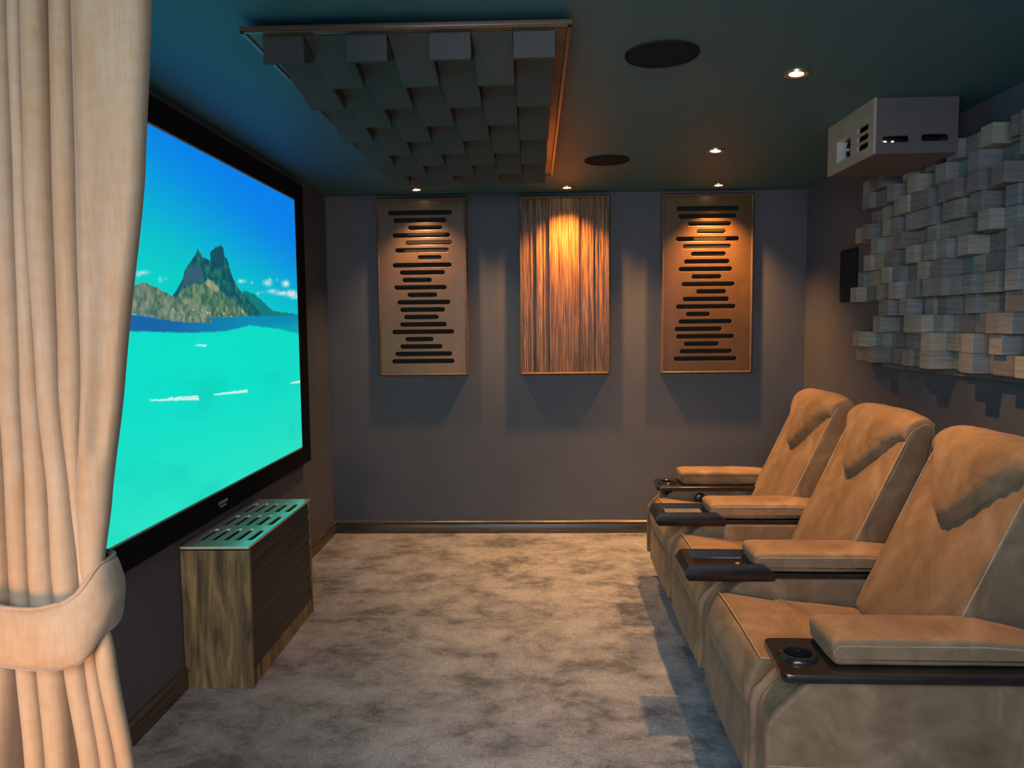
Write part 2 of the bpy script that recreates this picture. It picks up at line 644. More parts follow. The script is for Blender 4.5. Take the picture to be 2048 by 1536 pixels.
def inside(px, py, poly):
    res = np.zeros(px.shape, bool)
    n = len(poly)
    for i in range(n):
        x0, y0 = poly[i]
        x1, y1 = poly[(i + 1) % n]
        cond = ((y0 > py) != (y1 > py))
        with np.errstate(divide='ignore', invalid='ignore'):
            xi = (x1 - x0) * (py - y0) / (y1 - y0 + 1e-12) + x0
        res ^= cond & (px < xi)
    return res


def picture(Y, Z):
    """colour of the projected film still at a point of the screen (display values 0..1)"""
    # the still is drawn in its own picture plane: metres along the screen, referred to the
    # perspective in which the outlines below were measured
    P = np.stack([np.full_like(Y, SX), Y, Z - CAM_H], -1)
    dz = P @ np.array(fwd)
    px = 1024 + F_PX * (P @ np.array(r2)) / dz
    py = 768 - F_PX * (P @ np.array(u2)) / dz
    u = (Y - SY0) / (SY1 - SY0)
    v = (Z - SZ0) / (SZ1 - SZ0)
    px = px + 3.0 * (fbm(Y, Z, 22, 3) - 0.5)
    py = py + 3.0 * (fbm(Y, Z, 26, 9) - 0.5)

    def mix(a, b_, t):
        t = np.clip(t, 0, 1)[..., None]
        return a * (1 - t) + b_ * t
    A = lambda *c: np.array(c) / 255.0
    # sky
    t = np.clip((v - 0.50) / 0.5 + (u - 0.62) * 0.55, 0, 1)
    t = t * t * (3 - 2 * t)
    sky = mix(A(0, 208, 198), A(0, 128, 232), t)
    sky = mix(sky, A(0, 185, 200), np.clip((u - 0.8) * 2, 0, 1) * np.clip((0.62 - v) * 6, 0, 1) * 0.6)
    c = sky
    # clouds
    cl = np.zeros_like(u)

    def P8(x, y):
        return 200 + x / 2.954, 180 + y / 2.954
    for (x, y, a, b_, s) in ((990, 1140, 26, 20, 1), (1003, 1125, 12, 14, .9), (1097, 1143, 22, 20, 1), (1045, 1122, 8, 12, .5), (1020, 1190, 40, 14, .8), (1075, 1200, 50, 14, .9), (1130, 1205, 40, 22, 1), (1150, 1225, 30, 12, .8), (932, 1200, 14, 10, .6), (960, 1195, 10, 8, .5), (835, 1130, 22, 12, .8), (895, 1137, 10, 10, .6), (250, 1078, 38, 12, .9), (225, 1090, 20, 12, .7), (355, 1120, 14, 20, .5), (385, 1115, 16, 10, .4)):
        qx, qy = P8(x, y)
        d = ((px - qx) / (a / 2.954)) ** 2 + ((py - qy) / (b_ / 2.954)) ** 2
        cl = np.maximum(cl, s * np.exp(-d * 0.9))
    cl = cl * (0.55 + 0.9 * fbm(Y, Z, 30, 21))
    c = mix(c, A(205, 225, 225), np.clip(cl * 1.25 - 0.12, 0, 1))
    # sea
    hz = 623 + (px - 420) * 0.02
    sea = mix(A(38, 226, 196), A(0, 222, 200), np.clip(v * 3.2, 0, 1))
    sea = mix(sea, A(0, 196, 176), np.clip((fbm(Y, Z * 3, 2.2, 33) - 0.5) * 1.3, 0, 0.5) + 0.3 * np.clip((u - .6), 0, 1))
    c = np.where((py > 628)[..., None], sea, c)
    top = np.interp(px, [200, 262, 330, 420, 480, 540, 600], [625, 627, 636, 632, 629, 627, 628])
    bot = np.interp(px, [200, 262, 380, 450, 500, 560, 600], [660, 664, 667, 664, 652, 660, 670])
    band = np.clip((py - top) / 2.0, 0, 1) * np.clip((bot - py) / 3.0, 0, 1)
    bc = mix(A(18, 100, 165), A(0, 138, 178), np.clip((px - 330) / 160, 0, 1))
    bc = mix(bc, A(0, 175, 185), np.clip((px - 500) / 100, 0, 1) * np.clip((py - 640) / 20, 0, 1) * 0.8)
    c = mix(c, bc, band)
    shore = np.exp(-((py - top - 1) / 1.3) ** 2) * (px < 450)
    c = mix(c, A(160, 225, 205), shore * 0.6)
    # mountains
    n1 = fbm(Y, Z, 40, 41)
    n2 = fbm(Y, Z, 14, 51)
    far_slope = [P8(*q) for q in ((800, 1160), (840, 1205), (850, 1185), (868, 1192), (905, 1200), (950, 1240), (985, 1275), (1020, 1303), (1100, 1318), (1175, 1328), (1175, 1334), (780, 1336))]
    peak = [P8(*q) for q in ((425, 1222), (460, 1165), (490, 1110), (500, 1062), (545, 1000), (560, 975), (575, 937), (590, 958), (603, 984), (630, 998), (650, 1012), (648, 960), (680, 930), (717, 916), (726, 932), (735, 985), (752, 1002), (765, 1060), (790, 1125), (822, 1180), (900, 1260), (960, 1335), (430, 1335))]
    greens = [P8(*q) for q in ((440, 1230), (520, 1150), (600, 1150), (635, 1118), (670, 1130), (720, 1190), (800, 1255), (870, 1320), (875, 1336), (600, 1350), (430, 1340))]
    hill = [P8(*q) for q in ((100, 1190), (190, 1160), (235, 1140), (265, 1136), (300, 1152), (350, 1175), (420, 1215), (470, 1225), (560, 1260), (660, 1320), (640, 1350), (662, 1366), (640, 1376), (450, 1370), (330, 1345), (190, 1322), (100, 1315))]
    c = np.where(inside(px, py, far_slope)[..., None], mix(A(0, 105, 125), A(20, 140, 120), n1 * 1.2 - .1), c)
    c = np.where(inside(px, py, peak)[..., None], mix(A(8, 78, 96), A(48, 135, 105), np.clip(n1 * 2.2 - .75, 0, 1)), c)
    sh1 = [P8(*q) for q in ((490, 1130), (505, 1062), (545, 1035), (600, 1040), (610, 1090), (590, 1150), (480, 1160))]
    sh2 = [P8(*q) for q in ((652, 955), (718, 918), (735, 985), (730, 1040), (690, 1060), (655, 1030))]
    c = np.where(inside(px, py, sh1)[..., None], mix(A(50, 84, 116), A(40, 110, 110), n1 * .8), c)
    c = np.where(inside(px, py, sh2)[..., None], mix(A(8, 66, 92), A(30, 100, 105), n1 * .8), c)
    c = np.where(inside(px, py, greens)[..., None], mix(A(45, 98, 86), A(128, 150, 112), np.clip(n1 * 2.0 - .55, 0, 1)), c)
    crest = [P8(*q) for q in ((622, 1150), (632, 1118), (660, 1128), (700, 1180), (690, 1200), (650, 1170))]
    c = np.where(inside(px, py, crest)[..., None], mix(A(120, 130, 105), A(190, 180, 150), n1), c)
    c = np.where(inside(px, py, hill)[..., None], mix(A(64, 102, 94), A(142, 152, 126), np.clip(n1 * 2.0 - .6 + .3 * n2 - .1, 0, 1)), c)
    # houses on the shore
    hs_ = (vnoise(Y, Z, 90, 77) > 0.86) & (py > 618) & (py < 640) & (inside(px, py, hill) | inside(px, py, greens)) & (px > 320)
    c = np.where(hs_[..., None], A(225, 225, 195), c)
    # boats and wakes
    for (x0, y0, x1, y1, w) in ((298, 801, 395, 797, 3.2), (428, 789, 492, 782, 3.2), (580, 767, 603, 763, 3.0), (388, 690, 411, 691, 2.0), (330, 797, 395, 792, 1.5)):
        tt = np.clip(((px - x0) * (x1 - x0) + (py - y0) * (y1 - y0)) / ((x1 - x0) ** 2 + (y1 - y0) ** 2), 0, 1)
        dd = np.hypot(px - x0 - tt * (x1 - x0), py - y0 - tt * (y1 - y0))
        c = mix(c, A(225, 245, 240), np.clip(1.4 - dd / (w * (0.35 + 0.65 * tt)), 0, 1))
    return np.clip(c, 0, 1)


ny_, nz_ = 640, 360
Yg, Zg = np.meshgrid(np.linspace(SY0, SY1, ny_ + 1), np.linspace(SZ0, SZ1, nz_ + 1), indexing='ij')
colr = picture(Yg.ravel(), Zg.ravel())
lin = np.where(colr <= 0.04045, colr / 12.92, ((colr + 0.055) / 1.055) ** 2.4)
vco = np.stack([np.full(Yg.size, SX + 0.001), Yg.ravel(), Zg.ravel()], -1) - np.array(scr.location)
me = bpy.data.meshes.new('screen_image')
me.vertices.add(len(vco))
me.vertices.foreach_set('co', vco.astype(np.float32).ravel())
I = np.arange(ny_)[:, None] * (nz_ + 1) + np.arange(nz_)[None, :]
quads = np.stack([I, I + nz_ + 1, I + nz_ + 2, I + 1], -1).reshape(-1, 4)
me.loops.add(quads.size)
me.loops.foreach_set('vertex_index', quads.ravel().astype(np.int32))
me.polygons.add(len(quads))
me.polygons.foreach_set('loop_start', (np.arange(len(quads)) * 4).astype(np.int32))
me.update(calc_edges=True)
ca = me.color_attributes.new('film_still', 'FLOAT_COLOR', 'POINT')
ca.data.foreach_set('color', np.concatenate([lin, np.ones((len(lin), 1))], -1).astype(np.float32).ravel())
M_SCREEN = bpy.data.materials.new('screen_picture')
M_SCREEN.use_nodes = True
b = M_SCREEN.node_tree.nodes['Principled BSDF']
b.inputs['Base Color'].default_value = (0.02, 0.02, 0.02, 1)
b.inputs['Roughness'].default_value = 0.8
b.inputs['Specular IOR Level'].default_value = 0.1
at = N(M_SCREEN, 'ShaderNodeVertexColor')
at.layer_name = 'film_still'
L(M_SCREEN, at, 'Color', b, 'Emission Color')
b.inputs['Emission Strength'].default_value = 1.0
me.materials.append(M_SCREEN)
img = link_mesh('screen_image', me, scr, False)
img['label'] = 'bright film still of mountains and turquoise sea'
bm = bmesh.new()
bx(bm, local(scr, SX - 0.012, SY0 - 0.010, SZ0 - 0.010), local(scr, SX, SY1 + 0.010, SZ1 + 0.010))
obj('screen_fabric', bm, M_WHITEP, scr)
# frame: four mitred black velvet rails
g = 0.009
iy0, iy1, iz0, iz1 = SY0 - g, SY1 + g, SZ0 - g, SZ1 + g
fw_ = 0.092
oy0, oy1, oz0, oz1 = iy0 - fw_, iy1 + fw_, iz0 - fw_, iz1 + fw_
rails = []
for (a, c, o1, o2) in (((iy0, iz1), (iy1, iz1), (oy1, oz1), (oy0, oz1)), ((iy0, iz0), (iy1, iz0), (oy1, oz0), (oy0, oz0)), ((iy0, iz0), (iy0, iz1), (oy0, oz1), (oy0, oz0)), ((iy1, iz0), (iy1, iz1), (oy1, oz1), (oy1, oz0))):
    bm = bmesh.new()
    lx = lambda x, yz: bm.verts.new(local(scr, x, yz[0], yz[1]))
    q = [a, c, o1, o2]
    back = [lx(XL, p) for p in q]
    fr = [lx(SX + 0.010, a), lx(SX + 0.010, c), lx(SX + 0.022, o1), lx(SX + 0.022, o2)]
    bm.faces.new(back)
    bm.faces.new(list(reversed(fr)))
    for i in range(4):
        j = (i + 1) % 4
        bm.faces.new((back[i], fr[i], fr[j], back[j]))
    obj('frame_rail', bm, M_VELVETB, scr, False)
# small silver badge under the middle of the picture
bm = bmesh.new()
by = 3.284
for k in range(6):
    bx(bm, local(scr, SX + 0.018, by - 0.045 + k * 0.016, 0.700), local(scr, SX + 0.0215, by - 0.034 + k * 0.016, 0.714))
bx(bm, local(scr, SX + 0.018, by - 0.03, 0.686), local(scr, SX + 0.0215, by + 0.03, 0.694))
o = obj('badge', bm, M_SILVER, scr)
o['label'] = 'small silver badge'

# ================================================================== RADIATOR COVER
rx0, rx1, ry0, ry1, rz = XL + 0.003, -1.168, 2.945, 3.785, 0.600
rad_ = thing('radiator_cover', 'tall slim wooden radiator cover with slotted top below the wall screen', 'radiator cover', ((rx0 + rx1) / 2, (ry0 + ry1) / 2, 0))
ro = Vector(rad_.location)
lo_ = lambda x, y, z: (x - ro.x, y - ro.y, z - ro.z)
holes = []
for (ya, yb) in ((3.040, 3.216), (3.278, 3.452), (3.515, 3.690)):
    for k in range(5):
        cx = -1.2015 - 0.052 * k
        holes.append(slot_outline(cx - ro.x, (ya + yb) / 2 - ro.y, 0.023, yb - ya, 0.0112, 5))
outer = [(rx0 - ro.x, ry0 - 0.001 - ro.y), (rx1 + 0.001 - ro.x, ry0 - 0.001 - ro.y), (rx1 + 0.001 - ro.x, ry1 + 0.001 - ro.y), (rx0 - ro.x, ry1 + 0.001 - ro.y)]
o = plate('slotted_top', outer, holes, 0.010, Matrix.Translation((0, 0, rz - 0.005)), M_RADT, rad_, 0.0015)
o['label'] = 'flat top with fifteen long slots'
# end panel: three glued boards
bm = bmesh.new()
w3 = (rx1 - rx0) / 3
for k in range(3):
    bx(bm, lo_(rx0 + k * w3, ry0, 0.0), lo_(rx0 + (k + 1) * w3, ry0 + 0.018, rz - 0.016), 0.0008, 1)
obj('end_panel', bm, M_RADW, rad_)
obj('end_panel', (lambda bm: (bx(bm, lo_(rx0, ry1 - 0.018, 0), lo_(rx1, ry1, rz - 0.010)), bm)[1])(bmesh.new()), M_RADW, rad_)
# front louvres, shiplap style
bm = bmesh.new()
nl = 8
zb0, zt0 = 0.075, rz - 0.014
st = (zt0 - zb0) / nl
for k in range(nl):
    z0 = zb0 + k * st
    prof = [(rx1 - 0.020, z0 + 0.004), (rx1 - 0.002, z0 + 0.004), (rx1 - 0.002, z0 + 0.014), (rx1 - 0.013, z0 + st), (rx1 - 0.020, z0 + st + 0.003)]
    prism(bm, [(p[0] - ro.x, p[1]) for p in prof], ry0 + 0.018 - ro.y, ry1 - 0.018 - ro.y)
obj('front_louvres', bm, M_RADF, rad_, False)
bm = bmesh.new()
bx(bm, lo_(rx1 - 0.02, ry0 + 0.018, 0.0), lo_(rx1 - 0.003, ry1 - 0.018, 0.073), 0.002, 1)
obj('bottom_rail', bm, M_RADW, rad_)
bm = bmesh.new()
bx(bm, lo_(rx0 + 0.004, ry0 + 0.02, 0.05), lo_(rx1 - 0.024, ry1 - 0.02, 0.545))
obj('slot_shade_liner', bm, M_VELVETB, rad_)  # black liner added to stand in for the shade inside the slots

# ================================================================== CEILING DIFFUSER
cy0, cy1, cx0, cx1 = 2.262, 4.47, -0.865, 0.120
cd = thing('ceiling_diffuser', 'ceiling panel of staggered grey foam wedges on a brown board', 'acoustic panel', ((cx0 + cx1) / 2, (cy0 + cy1) / 2, H - 0.045))
co = Vector(cd.location)
box_obj('board', Vector((cx0, cy0, H - 0.034)) - co, Vector((cx1, cy1, H - 0.020)) - co, M_BOARD, cd, 0.002)
box_obj('mounting_frame', Vector((cx0 + 0.08, cy0 + 0.08, H - 0.020)) - co, Vector((cx1 - 0.08, cy1 - 0.08, H)) - co, M_BLACKM, cd)
bm = bmesh.new()
for (a, c) in (((cx0, cy0), (cx1, cy0 + 0.014)), ((cx0, cy1 - 0.014), (cx1, cy1)), ((cx0, cy0), (cx0 + 0.014, cy1)), ((cx1 - 0.014, cy0), (cx1, cy1))):
    bx(bm, Vector((a[0], a[1], H - 0.039)) - co, Vector((c[0], c[1], H - 0.034)) - co, 0.002, 1)
obj('edge_bead', bm, M_FRAME, cd)
fx0, cw = -0.812, 0.1262
zt_, zl_ = H - 0.0345, H - 0.113
lip = 0.016
s_ = 0.2455
fy0 = 2.305
fy_end = 4.42
for c in range(7):
    x0, x1 = fx0 + c * cw, fx0 + (c + 1) * cw
    k = 0 if c % 2 == 0 else 1
    edges_ = [fy0 + s_ * j for j in range(k, 9, 2)]
    start = fy0
    for n_, e_ in enumerate(edges_):
        ys = start
        bm = bmesh.new()
        if e_ - ys < 1e-6:      # the first blocks of every other column are cut square
            prof = [(ys, zt_), (ys, zl_), (ys + lip, zl_), (ys + 0.19, zt_)]
            prism(bm, [(p[0] - co.y, p[1] - co.z) for p in prof], x0 + 0.001 - co.x, x1 - 0.001 - co.x, 'x')
            obj('foam_wedge', bm, M_FOAM, cd, False)
            start = e_ + 0.02
            continue
        full = 2 * s_
        z_start = zt_ - 0.008 if n_ or k == 1 else zt_ - 0.008
        if k == 1 and n_ == 0:
            z_start = zt_ - 0.002
        prof = [(ys, zt_), (ys, z_start), (e_, zl_), (e_ + lip, zl_), (e_ + lip, zt_)]
        prism(bm, [(p[0] - co.y, p[1] - co.z) for p in prof], x0 + 0.001 - co.x, x1 - 0.001 - co.x, 'x')
        bmesh.ops.recalc_face_normals(bm, faces=bm.faces)
        bmesh.ops.bevel(bm, geom=list(bm.edges), offset=0.0015, segments=1, affect='EDGES')
        obj('foam_wedge', bm, M_FOAM, cd, False)
        start = e_ + lip
    if fy_end - start > 0.05:
        bm = bmesh.new()
        h_ = (zt_ - 0.008) - (zt_ - 0.008 - zl_) * (fy_end - start) / (2 * s_)
        prof = [(start, zt_), (start, zt_ - 0.008), (fy_end, h_), (fy_end, zt_)]
        prism(bm, [(p[0] - co.y, p[1] - co.z) for p in prof], x0 + 0.001 - co.x, x1 - 0.001 - co.x, 'x')
        obj('foam_wedge', bm, M_FOAM, cd, False)

# ================================================================== CEILING SPEAKERS
for (x, y, lb) in ((0.4424, 2.622, 'large round black ceiling speaker grille, the nearer of the two'), (0.4153, 4.245, 'round black ceiling speaker grille near the back wall, the farther one')):
    t = thing('ceiling_speaker', lb, 'speaker', (x, y, H), 'in-ceiling speakers')
    bm = bmesh.new()
    lathe(bm, [(0, -0.005), (0.06, -0.005), (0.118, -0.004), (0.119, 0.0)], (0, 0, 0), 64, (0, 0, 1))
    obj('grille', bm, M_GRILLE, t)
    bm = bmesh.new()
    lathe(bm, [(0.1195, 0.0), (0.1195, -0.006), (0.1235, -0.0065), (0.125, -0.004), (0.125, 0.0)], (0, 0, 0), 64, (0, 0, 1), True)
    obj('rim', bm, M_BLACKM, t)


# ================================================================== DOWNLIGHTS
def downlight(x, y, label, power, color, cone, blend, aim, size=1.0, group='recessed ceiling spots'):
    t = thing('ceiling_downlight', label, 'light', (x, y, H), group)
    bm = bmesh.new()
    R_ = 0.046 * size
    lathe(bm, [(R_ * 0.70, 0.0), (R_ * 0.70, -0.001), (R_ * 0.90, -0.0085), (R_ * 0.96, -0.0085), (R_, -0.002), (R_, 0.0)], (0, 0, 0), 40, (0, 0, 1), True)
    obj('ring', bm, M_COPPER if power > 6 else M_BLACKM, t)
    ax = (Vector(aim) - Vector((x, y, H))).normalized()
    bm = bmesh.new()
    ctr = Vector((0, 0, 0.004))
    lathe(bm, [(0.0, 0.010), (0.026 * size, 0.010), (0.0305 * size, 0.006), (0.0305 * size, -0.010)], ctr, 32, ax)
    obj('bulb_housing', bm, M_COPPER, t)
    bm = bmesh.new()
    lathe(bm, [(0.0, 0.011), (0.018 * size, 0.0112), (0.0262 * size, 0.0105), (0.0262 * size, 0.0095)], ctr, 32, ax)
    obj('bulb', bm, M_LAMP, t)
    d = bpy.data.lights.new('spot', 'SPOT')
    d.energy, d.color = power, color
    d.spot_size, d.spot_blend = radians(cone), blend
    d.shadow_soft_size = 0.028
    o = bpy.data.objects.new('light', d)
    col.objects.link(o)
    o.parent = t
    o.location = ctr + ax * 0.022
    o.rotation_euler = ax.to_track_quat('-Z', 'Y').to_euler()
    return t


WARM = (1.0, 0.47, 0.145)
WARM2 = (1.0, 0.43, 0.12)
downlight(0.970, 2.841, 'glowing recessed ceiling spot, nearest and largest of the visible spots', 205, WARM, 108, 1.0, (0.85, 2.80, 0))
downlight(0.968, 4.052, 'glowing recessed ceiling spot above the farthest recliner', 170, WARM, 92, 1.0, (0.85, 4.05, 0))
downlight(-0.772, 5.030, 'small ceiling spot above the left slotted wall panel', 90, (1.0, 0.58, 0.30), 104, 1.0, (-0.66, 5.15, 0), 0.95)
downlight(0.229, 5.040, 'small ceiling spot above the streaky wooden slat panel', 215, WARM2, 108, 1.0, (0.229, 5.15, 0), 0.95)
downlight(1.226, 5.040, 'small ceiling spot above the right slotted wall panel', 205, WARM2, 104, 1.0, (1.26, 5.15, 0), 0.95)

# ================================================================== BACK WALL PANELS
PZ0, PZ1, PW = 1.141, 2.375, 0.628
slots_left = [(170, 605, 303), (207, 567, 357), (305, 540, 409), (198, 594, 461), (287, 607, 513), (217, 585, 565), (373, 535, 615), (198, 605, 667), (247, 558, 719), (267, 468, 771), (210, 570, 822), (302, 504, 872), (230, 595, 921), (250, 558, 973), (277, 514, 1024), (249, 570, 1076), (195, 621, 1126), (285, 478, 1177), (250, 540, 1228), (214, 607, 1278), (193, 623, 1328)]
slots_right = [(530, 970, 275), (543, 950, 328), (608, 913, 380), (672, 875, 433), (525, 970, 487), (573, 913, 539), (632, 877, 591), (583, 903, 643), (545, 922, 697), (636, 846, 748), (567, 940, 799), (670, 880, 851), (575, 900, 903), (527, 947, 956), (597, 766, 1007), (545, 922, 1057), (517, 850, 1109), (528, 940, 1160), (583, 828, 1213), (554, 923, 1263), (512, 957, 1316)]
uv_left = [((a - (85 + (y - 200) * .0163)) / 619, (c - (85 + (y - 200) * .0163)) / 619) for a, c, y in slots_left]
uv_right = [((a - (425 - (y - 170) * .0055)) / 649, (c - (425 - (y - 170) * .0055)) / 649) for a, c, y in slots_right]


def panel_frame(t, wd, depth):
    """four moulded rails with mitred corners around a wall panel; local origin bottom centre on the wall"""
    hgt = PZ1 - PZ0
    prof = [(0, 0), (0, depth), (0.004, depth + 0.006), (0.010, depth + 0.008), (0.016, depth + 0.004), (0.018, depth - 0.006), (0.018, 0)]
    cs = [(-wd / 2, 0), (wd / 2, 0), (wd / 2, hgt), (-wd / 2, hgt)]
    ins = [(1, 1), (-1, 1), (-1, -1), (1, -1)]
    for k in range(4):
        j = (k + 1) % 4
        bm = bmesh.new()
        A = [bm.verts.new((cs[k][0] + ins[k][0] * a, -d, cs[k][1] + ins[k][1] * a)) for a, d in prof]
        B = [bm.verts.new((cs[j][0] + ins[j][0] * a, -d, cs[j][1] + ins[j][1] * a)) for a, d in prof]
        n = len(prof)
        for i in range(n):
            i2 = (i + 1) % n
            bm.faces.new((A[i], A[i2], B[i2], B[i]))
        bm.faces.new(A)
        bm.faces.new(list(reversed(B)))
        obj('frame_rail', bm, M_FRAME, t)


for (xc, uv, lb) in ((-0.772, uv_left, 'bronze wall panel with black slots, left of the slat panel'), (1.200, uv_right, 'bronze wall panel with black slots, glowing orange near the right corner')):
    t = thing('slotted_wall_panel', lb, 'acoustic panel', (xc, D, PZ0), 'slotted panels on the back wall')
    panel_frame(t, PW, 0.048)
    ow = PW - 0.034
    hgt = PZ1 - PZ0
    outer = [(-ow / 2, 0.017), (ow / 2, 0.017), (ow / 2, hgt - 0.017), (-ow / 2, hgt - 0.017)]
    holes = []
    for k, (a, c) in enumerate(uv):
        z = 2.274 - 0.0515 * k - PZ0
        x0, x1 = (a - 0.5) * PW, (c - 0.5) * PW
        holes.append(slot_outline((x0 + x1) / 2, z, x1 - x0, 0.030, 0.0149, 6))
    plate('slotted_face', outer, holes, 0.012, frame_mat((0, -0.040, 0), (1, 0, 0), (0, 0, 1)), M_PANEL, t, 0.002)
    box_obj('backing', (-ow / 2, -0.006, 0.017), (ow / 2, 0.0, hgt - 0.017), M_CAVITY, t)

# wooden slat panel: vertical fins of many depths
t = thing('wooden_slat_panel', 'framed panel of streaky vertical wood slats in the middle of the back wall', 'acoustic panel', (0.217, D, PZ0))
panel_frame(t, PW, 0.052)
hgt = PZ1 - PZ0
box_obj('backing', (-PW / 2 + 0.017, -0.006, 0.017), (PW / 2 - 0.017, 0, hgt - 0.017), M_CAVITY, t)
iw0, iw1 = 1080, 1690
spec_slats = []
rng = random.Random(5)
zones = [(1080, 1128, .030, .040), (1128, 1142, .016, .02), (1142, 1160, .026, .03), (1160, 1178, .008, .010), (1178, 1246, .034, .046), (1246, 1278, .007, .008), (1278, 1490, .038, .050), (1490, 1514, .008, .010), (1514, 1592, .034, .044), (1592, 1606, .010, .014), (1606, 1626, .026, .03), (1626, 1640, .014, .02), (1640, 1690, .030, .042)]
for (a, c, d0, d1) in zones:
    x = a
    while x < c - 0.1:
        w = min(rng.uniform(7, 17), c - x)
        if c - x - w < 5:
            w = c - x
        spec_slats.append((x, x + w, rng.uniform(d0, d1)))
        x += w
for (a, c, dpt) in spec_slats:
    f = lambda v: -PW / 2 + 0.018 + (v - iw0) / (iw1 - iw0) * (PW - 0.036)
    bm = bmesh.new()
    bx(bm, (f(a) + 0.0003, -dpt, 0.018), (f(c) - 0.0003, -0.006, hgt - 0.018), 0.0008, 1)
    obj('slat', bm, M_SLATW, t)

# ================================================================== WALL SPEAKER on the right wall
t = thing('wall_speaker', 'flat black rectangular speaker on the right wall beside the wooden blocks', 'speaker', (XR, 4.545, 1.765))
box_obj('cabinet', (-0.012, -0.112, -0.155), (0, 0.112, 0.155), M_BLACKM, t, 0.002)
box_obj('grille', (-0.017, -0.106, -0.149), (-0.011, 0.106, 0.149), M_GRILLE, t, 0.002)

# ================================================================== WOODEN BLOCK DIFFUSER (right wall)
bs = 0.0805
by1 = 4.165
bz0 = 1.275
rows, cols = 12, 26
t = thing('wood_block_diffuser', 'large wall relief of weathered square wood blocks of uneven depth behind the recliners', 'wall panel', (XR - 0.004, by1 - cols * bs / 2, bz0))
to = Vector(t.location)
bm = bmesh.new()
bx(bm, Vector((XR - 0.016, by1 - cols * bs + 0.02, bz0 - 0.03)) - to, Vector((XR - 0.002, by1 - 0.10, bz0 + rows * bs - 0.01)) - to)
obj('backing_board', bm, M_BLK[1], t)
rng = random.Random(11)
blocks = []
for r in range(rows):
    for c in range(-2, cols):
        if c < 0:
            if not ((r in (5, 1, 0) and c == -1) or (r == 4 and c >= -1) or (r == 0 and c == -1 and False) or (r == 8 and c == -1)):
                continue
        if c == 0 and r in (3, 7, 10, 2):
            continue
        if c == 1 and r in (11,) or (c == 0 and r >= 9 and r != 10 and r % 2 == 0):
            continue
        dp = rng.choice((0.015, 0.03, 0.045, 0.06, 0.08, 0.10, 0.115))
        y1 = by1 - c * bs
        blocks.append((dp, y1 - bs, y1, bz0 + r * bs, bz0 + (r + 1) * bs, rng.randrange(4)))
# the hundred nearest the lens are single parts, the rest one mass
vis = [q for q in blocks if q[1] > 2.62]
vis.sort(key=lambda q: q[1])
own = vis[:98]
rest = [q for q in blocks if q not in own]
for (dp, y0, y1, z0, z1, mi) in own:
    bm = bmesh.new()
    bx(bm, Vector((XR - dp - 0.02, y0 + 0.0006, z0 + 0.0006)) - to, Vector((XR - 0.012, y1 - 0.0006, z1 - 0.0006)) - to, 0.0012, 1)
    obj('wood_block', bm, M_BLK[mi], t)
bm = bmesh.new()
for (dp, y0, y1, z0, z1, mi) in rest:
    bx(bm, Vector((XR - dp - 0.02, y0 + 0.0006, z0 + 0.0006)) - to, Vector((XR - 0.012, y1 - 0.0006, z1 - 0.0006)) - to, 0.0, 1, mi)
o = obj('wood_blocks', bm, M_BLK, t)
o['kind'] = 'stuff'

# ================================================================== PROJECTOR BOX
px0, px1, py0, py1, pz0, pz1 = 1.400, 1.742, 3.172, 3.650, 2.175, 2.40
t = thing('projector_box', 'wooden box hung under the ceiling with a square window and three slots', 'box', ((px0 + px1) / 2, (py0 + py1) / 2, pz0))
to = Vector(t.location)
fh = [slot_outline(3.470, 2.262, 0.150, 0.100, 0.003, 3), slot_outline(3.275, 2.3005, 0.108, 0.026, 0.010, 5), slot_outline(3.275, 2.264, 0.108, 0.026, 0.010, 5), slot_outline(3.275, 2.2275, 0.108, 0.026, 0.010, 5)]
# front plate: u = -Y, v = Z, normal = -X
conv = lambda pts: [(-(p[0]), p[1]) for p in pts]
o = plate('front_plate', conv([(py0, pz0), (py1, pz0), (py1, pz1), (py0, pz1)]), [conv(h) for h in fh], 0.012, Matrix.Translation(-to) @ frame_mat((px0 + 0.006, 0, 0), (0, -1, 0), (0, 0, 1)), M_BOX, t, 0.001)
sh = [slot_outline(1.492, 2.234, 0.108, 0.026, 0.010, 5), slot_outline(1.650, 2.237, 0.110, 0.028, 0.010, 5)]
plate('side_plate', [(px0 + 0.013, pz0), (px1, pz0), (px1, pz1), (px0 + 0.013, pz1)], sh, 0.012, Matrix.Translation(-to) @ frame_mat((0, py0 + 0.006, 0), (1, 0, 0), (0, 0, 1)), M_BOX_SHADED, t, 0.001)
plate('side_plate', [(px0 + 0.013, pz0), (px1, pz0), (px1, pz1), (px0 + 0.013, pz1)], [], 0.012, Matrix.Translation(-to) @ frame_mat((0, py1 - 0.006, 0), (1, 0, 0), (0, 0, 1)), M_BOX_SHADED, t)
box_obj('bottom', Vector((px0 + 0.013, py0 + 0.013, pz0)) - to, Vector((px1, py1 - 0.013, pz0 + 0.010)) - to, M_BOX_SHADED, t)
box_obj('back_panel', Vector((px1 - 0.012, py0 + 0.013, pz0 + 0.011)) - to, Vector((px1, py1 - 0.013, pz1)) - to, M_BOX_SHADED, t)
# glossy sleeve of the window
bm = bmesh.new()
gz0, gz1, gy0, gy1 = 2.213, 2.311, 3.397, 3.543
for lo, hi in (((px0 + 0.001, gy1 - 0.001, gz0), (px0 + 0.055, gy1 + 0.004, gz1)), ((px0 + 0.001, gy0, gz1 - 0.003), (px0 + 0.03, gy1, gz1)), ((px0 + 0.001, gy0, gz0), (px0 + 0.03, gy1, gz0 + 0.003))):
    bx(bm, Vector(lo) - to, Vector(hi) - to)
o = obj('window_sleeve', bm, M_WHITEP, t)
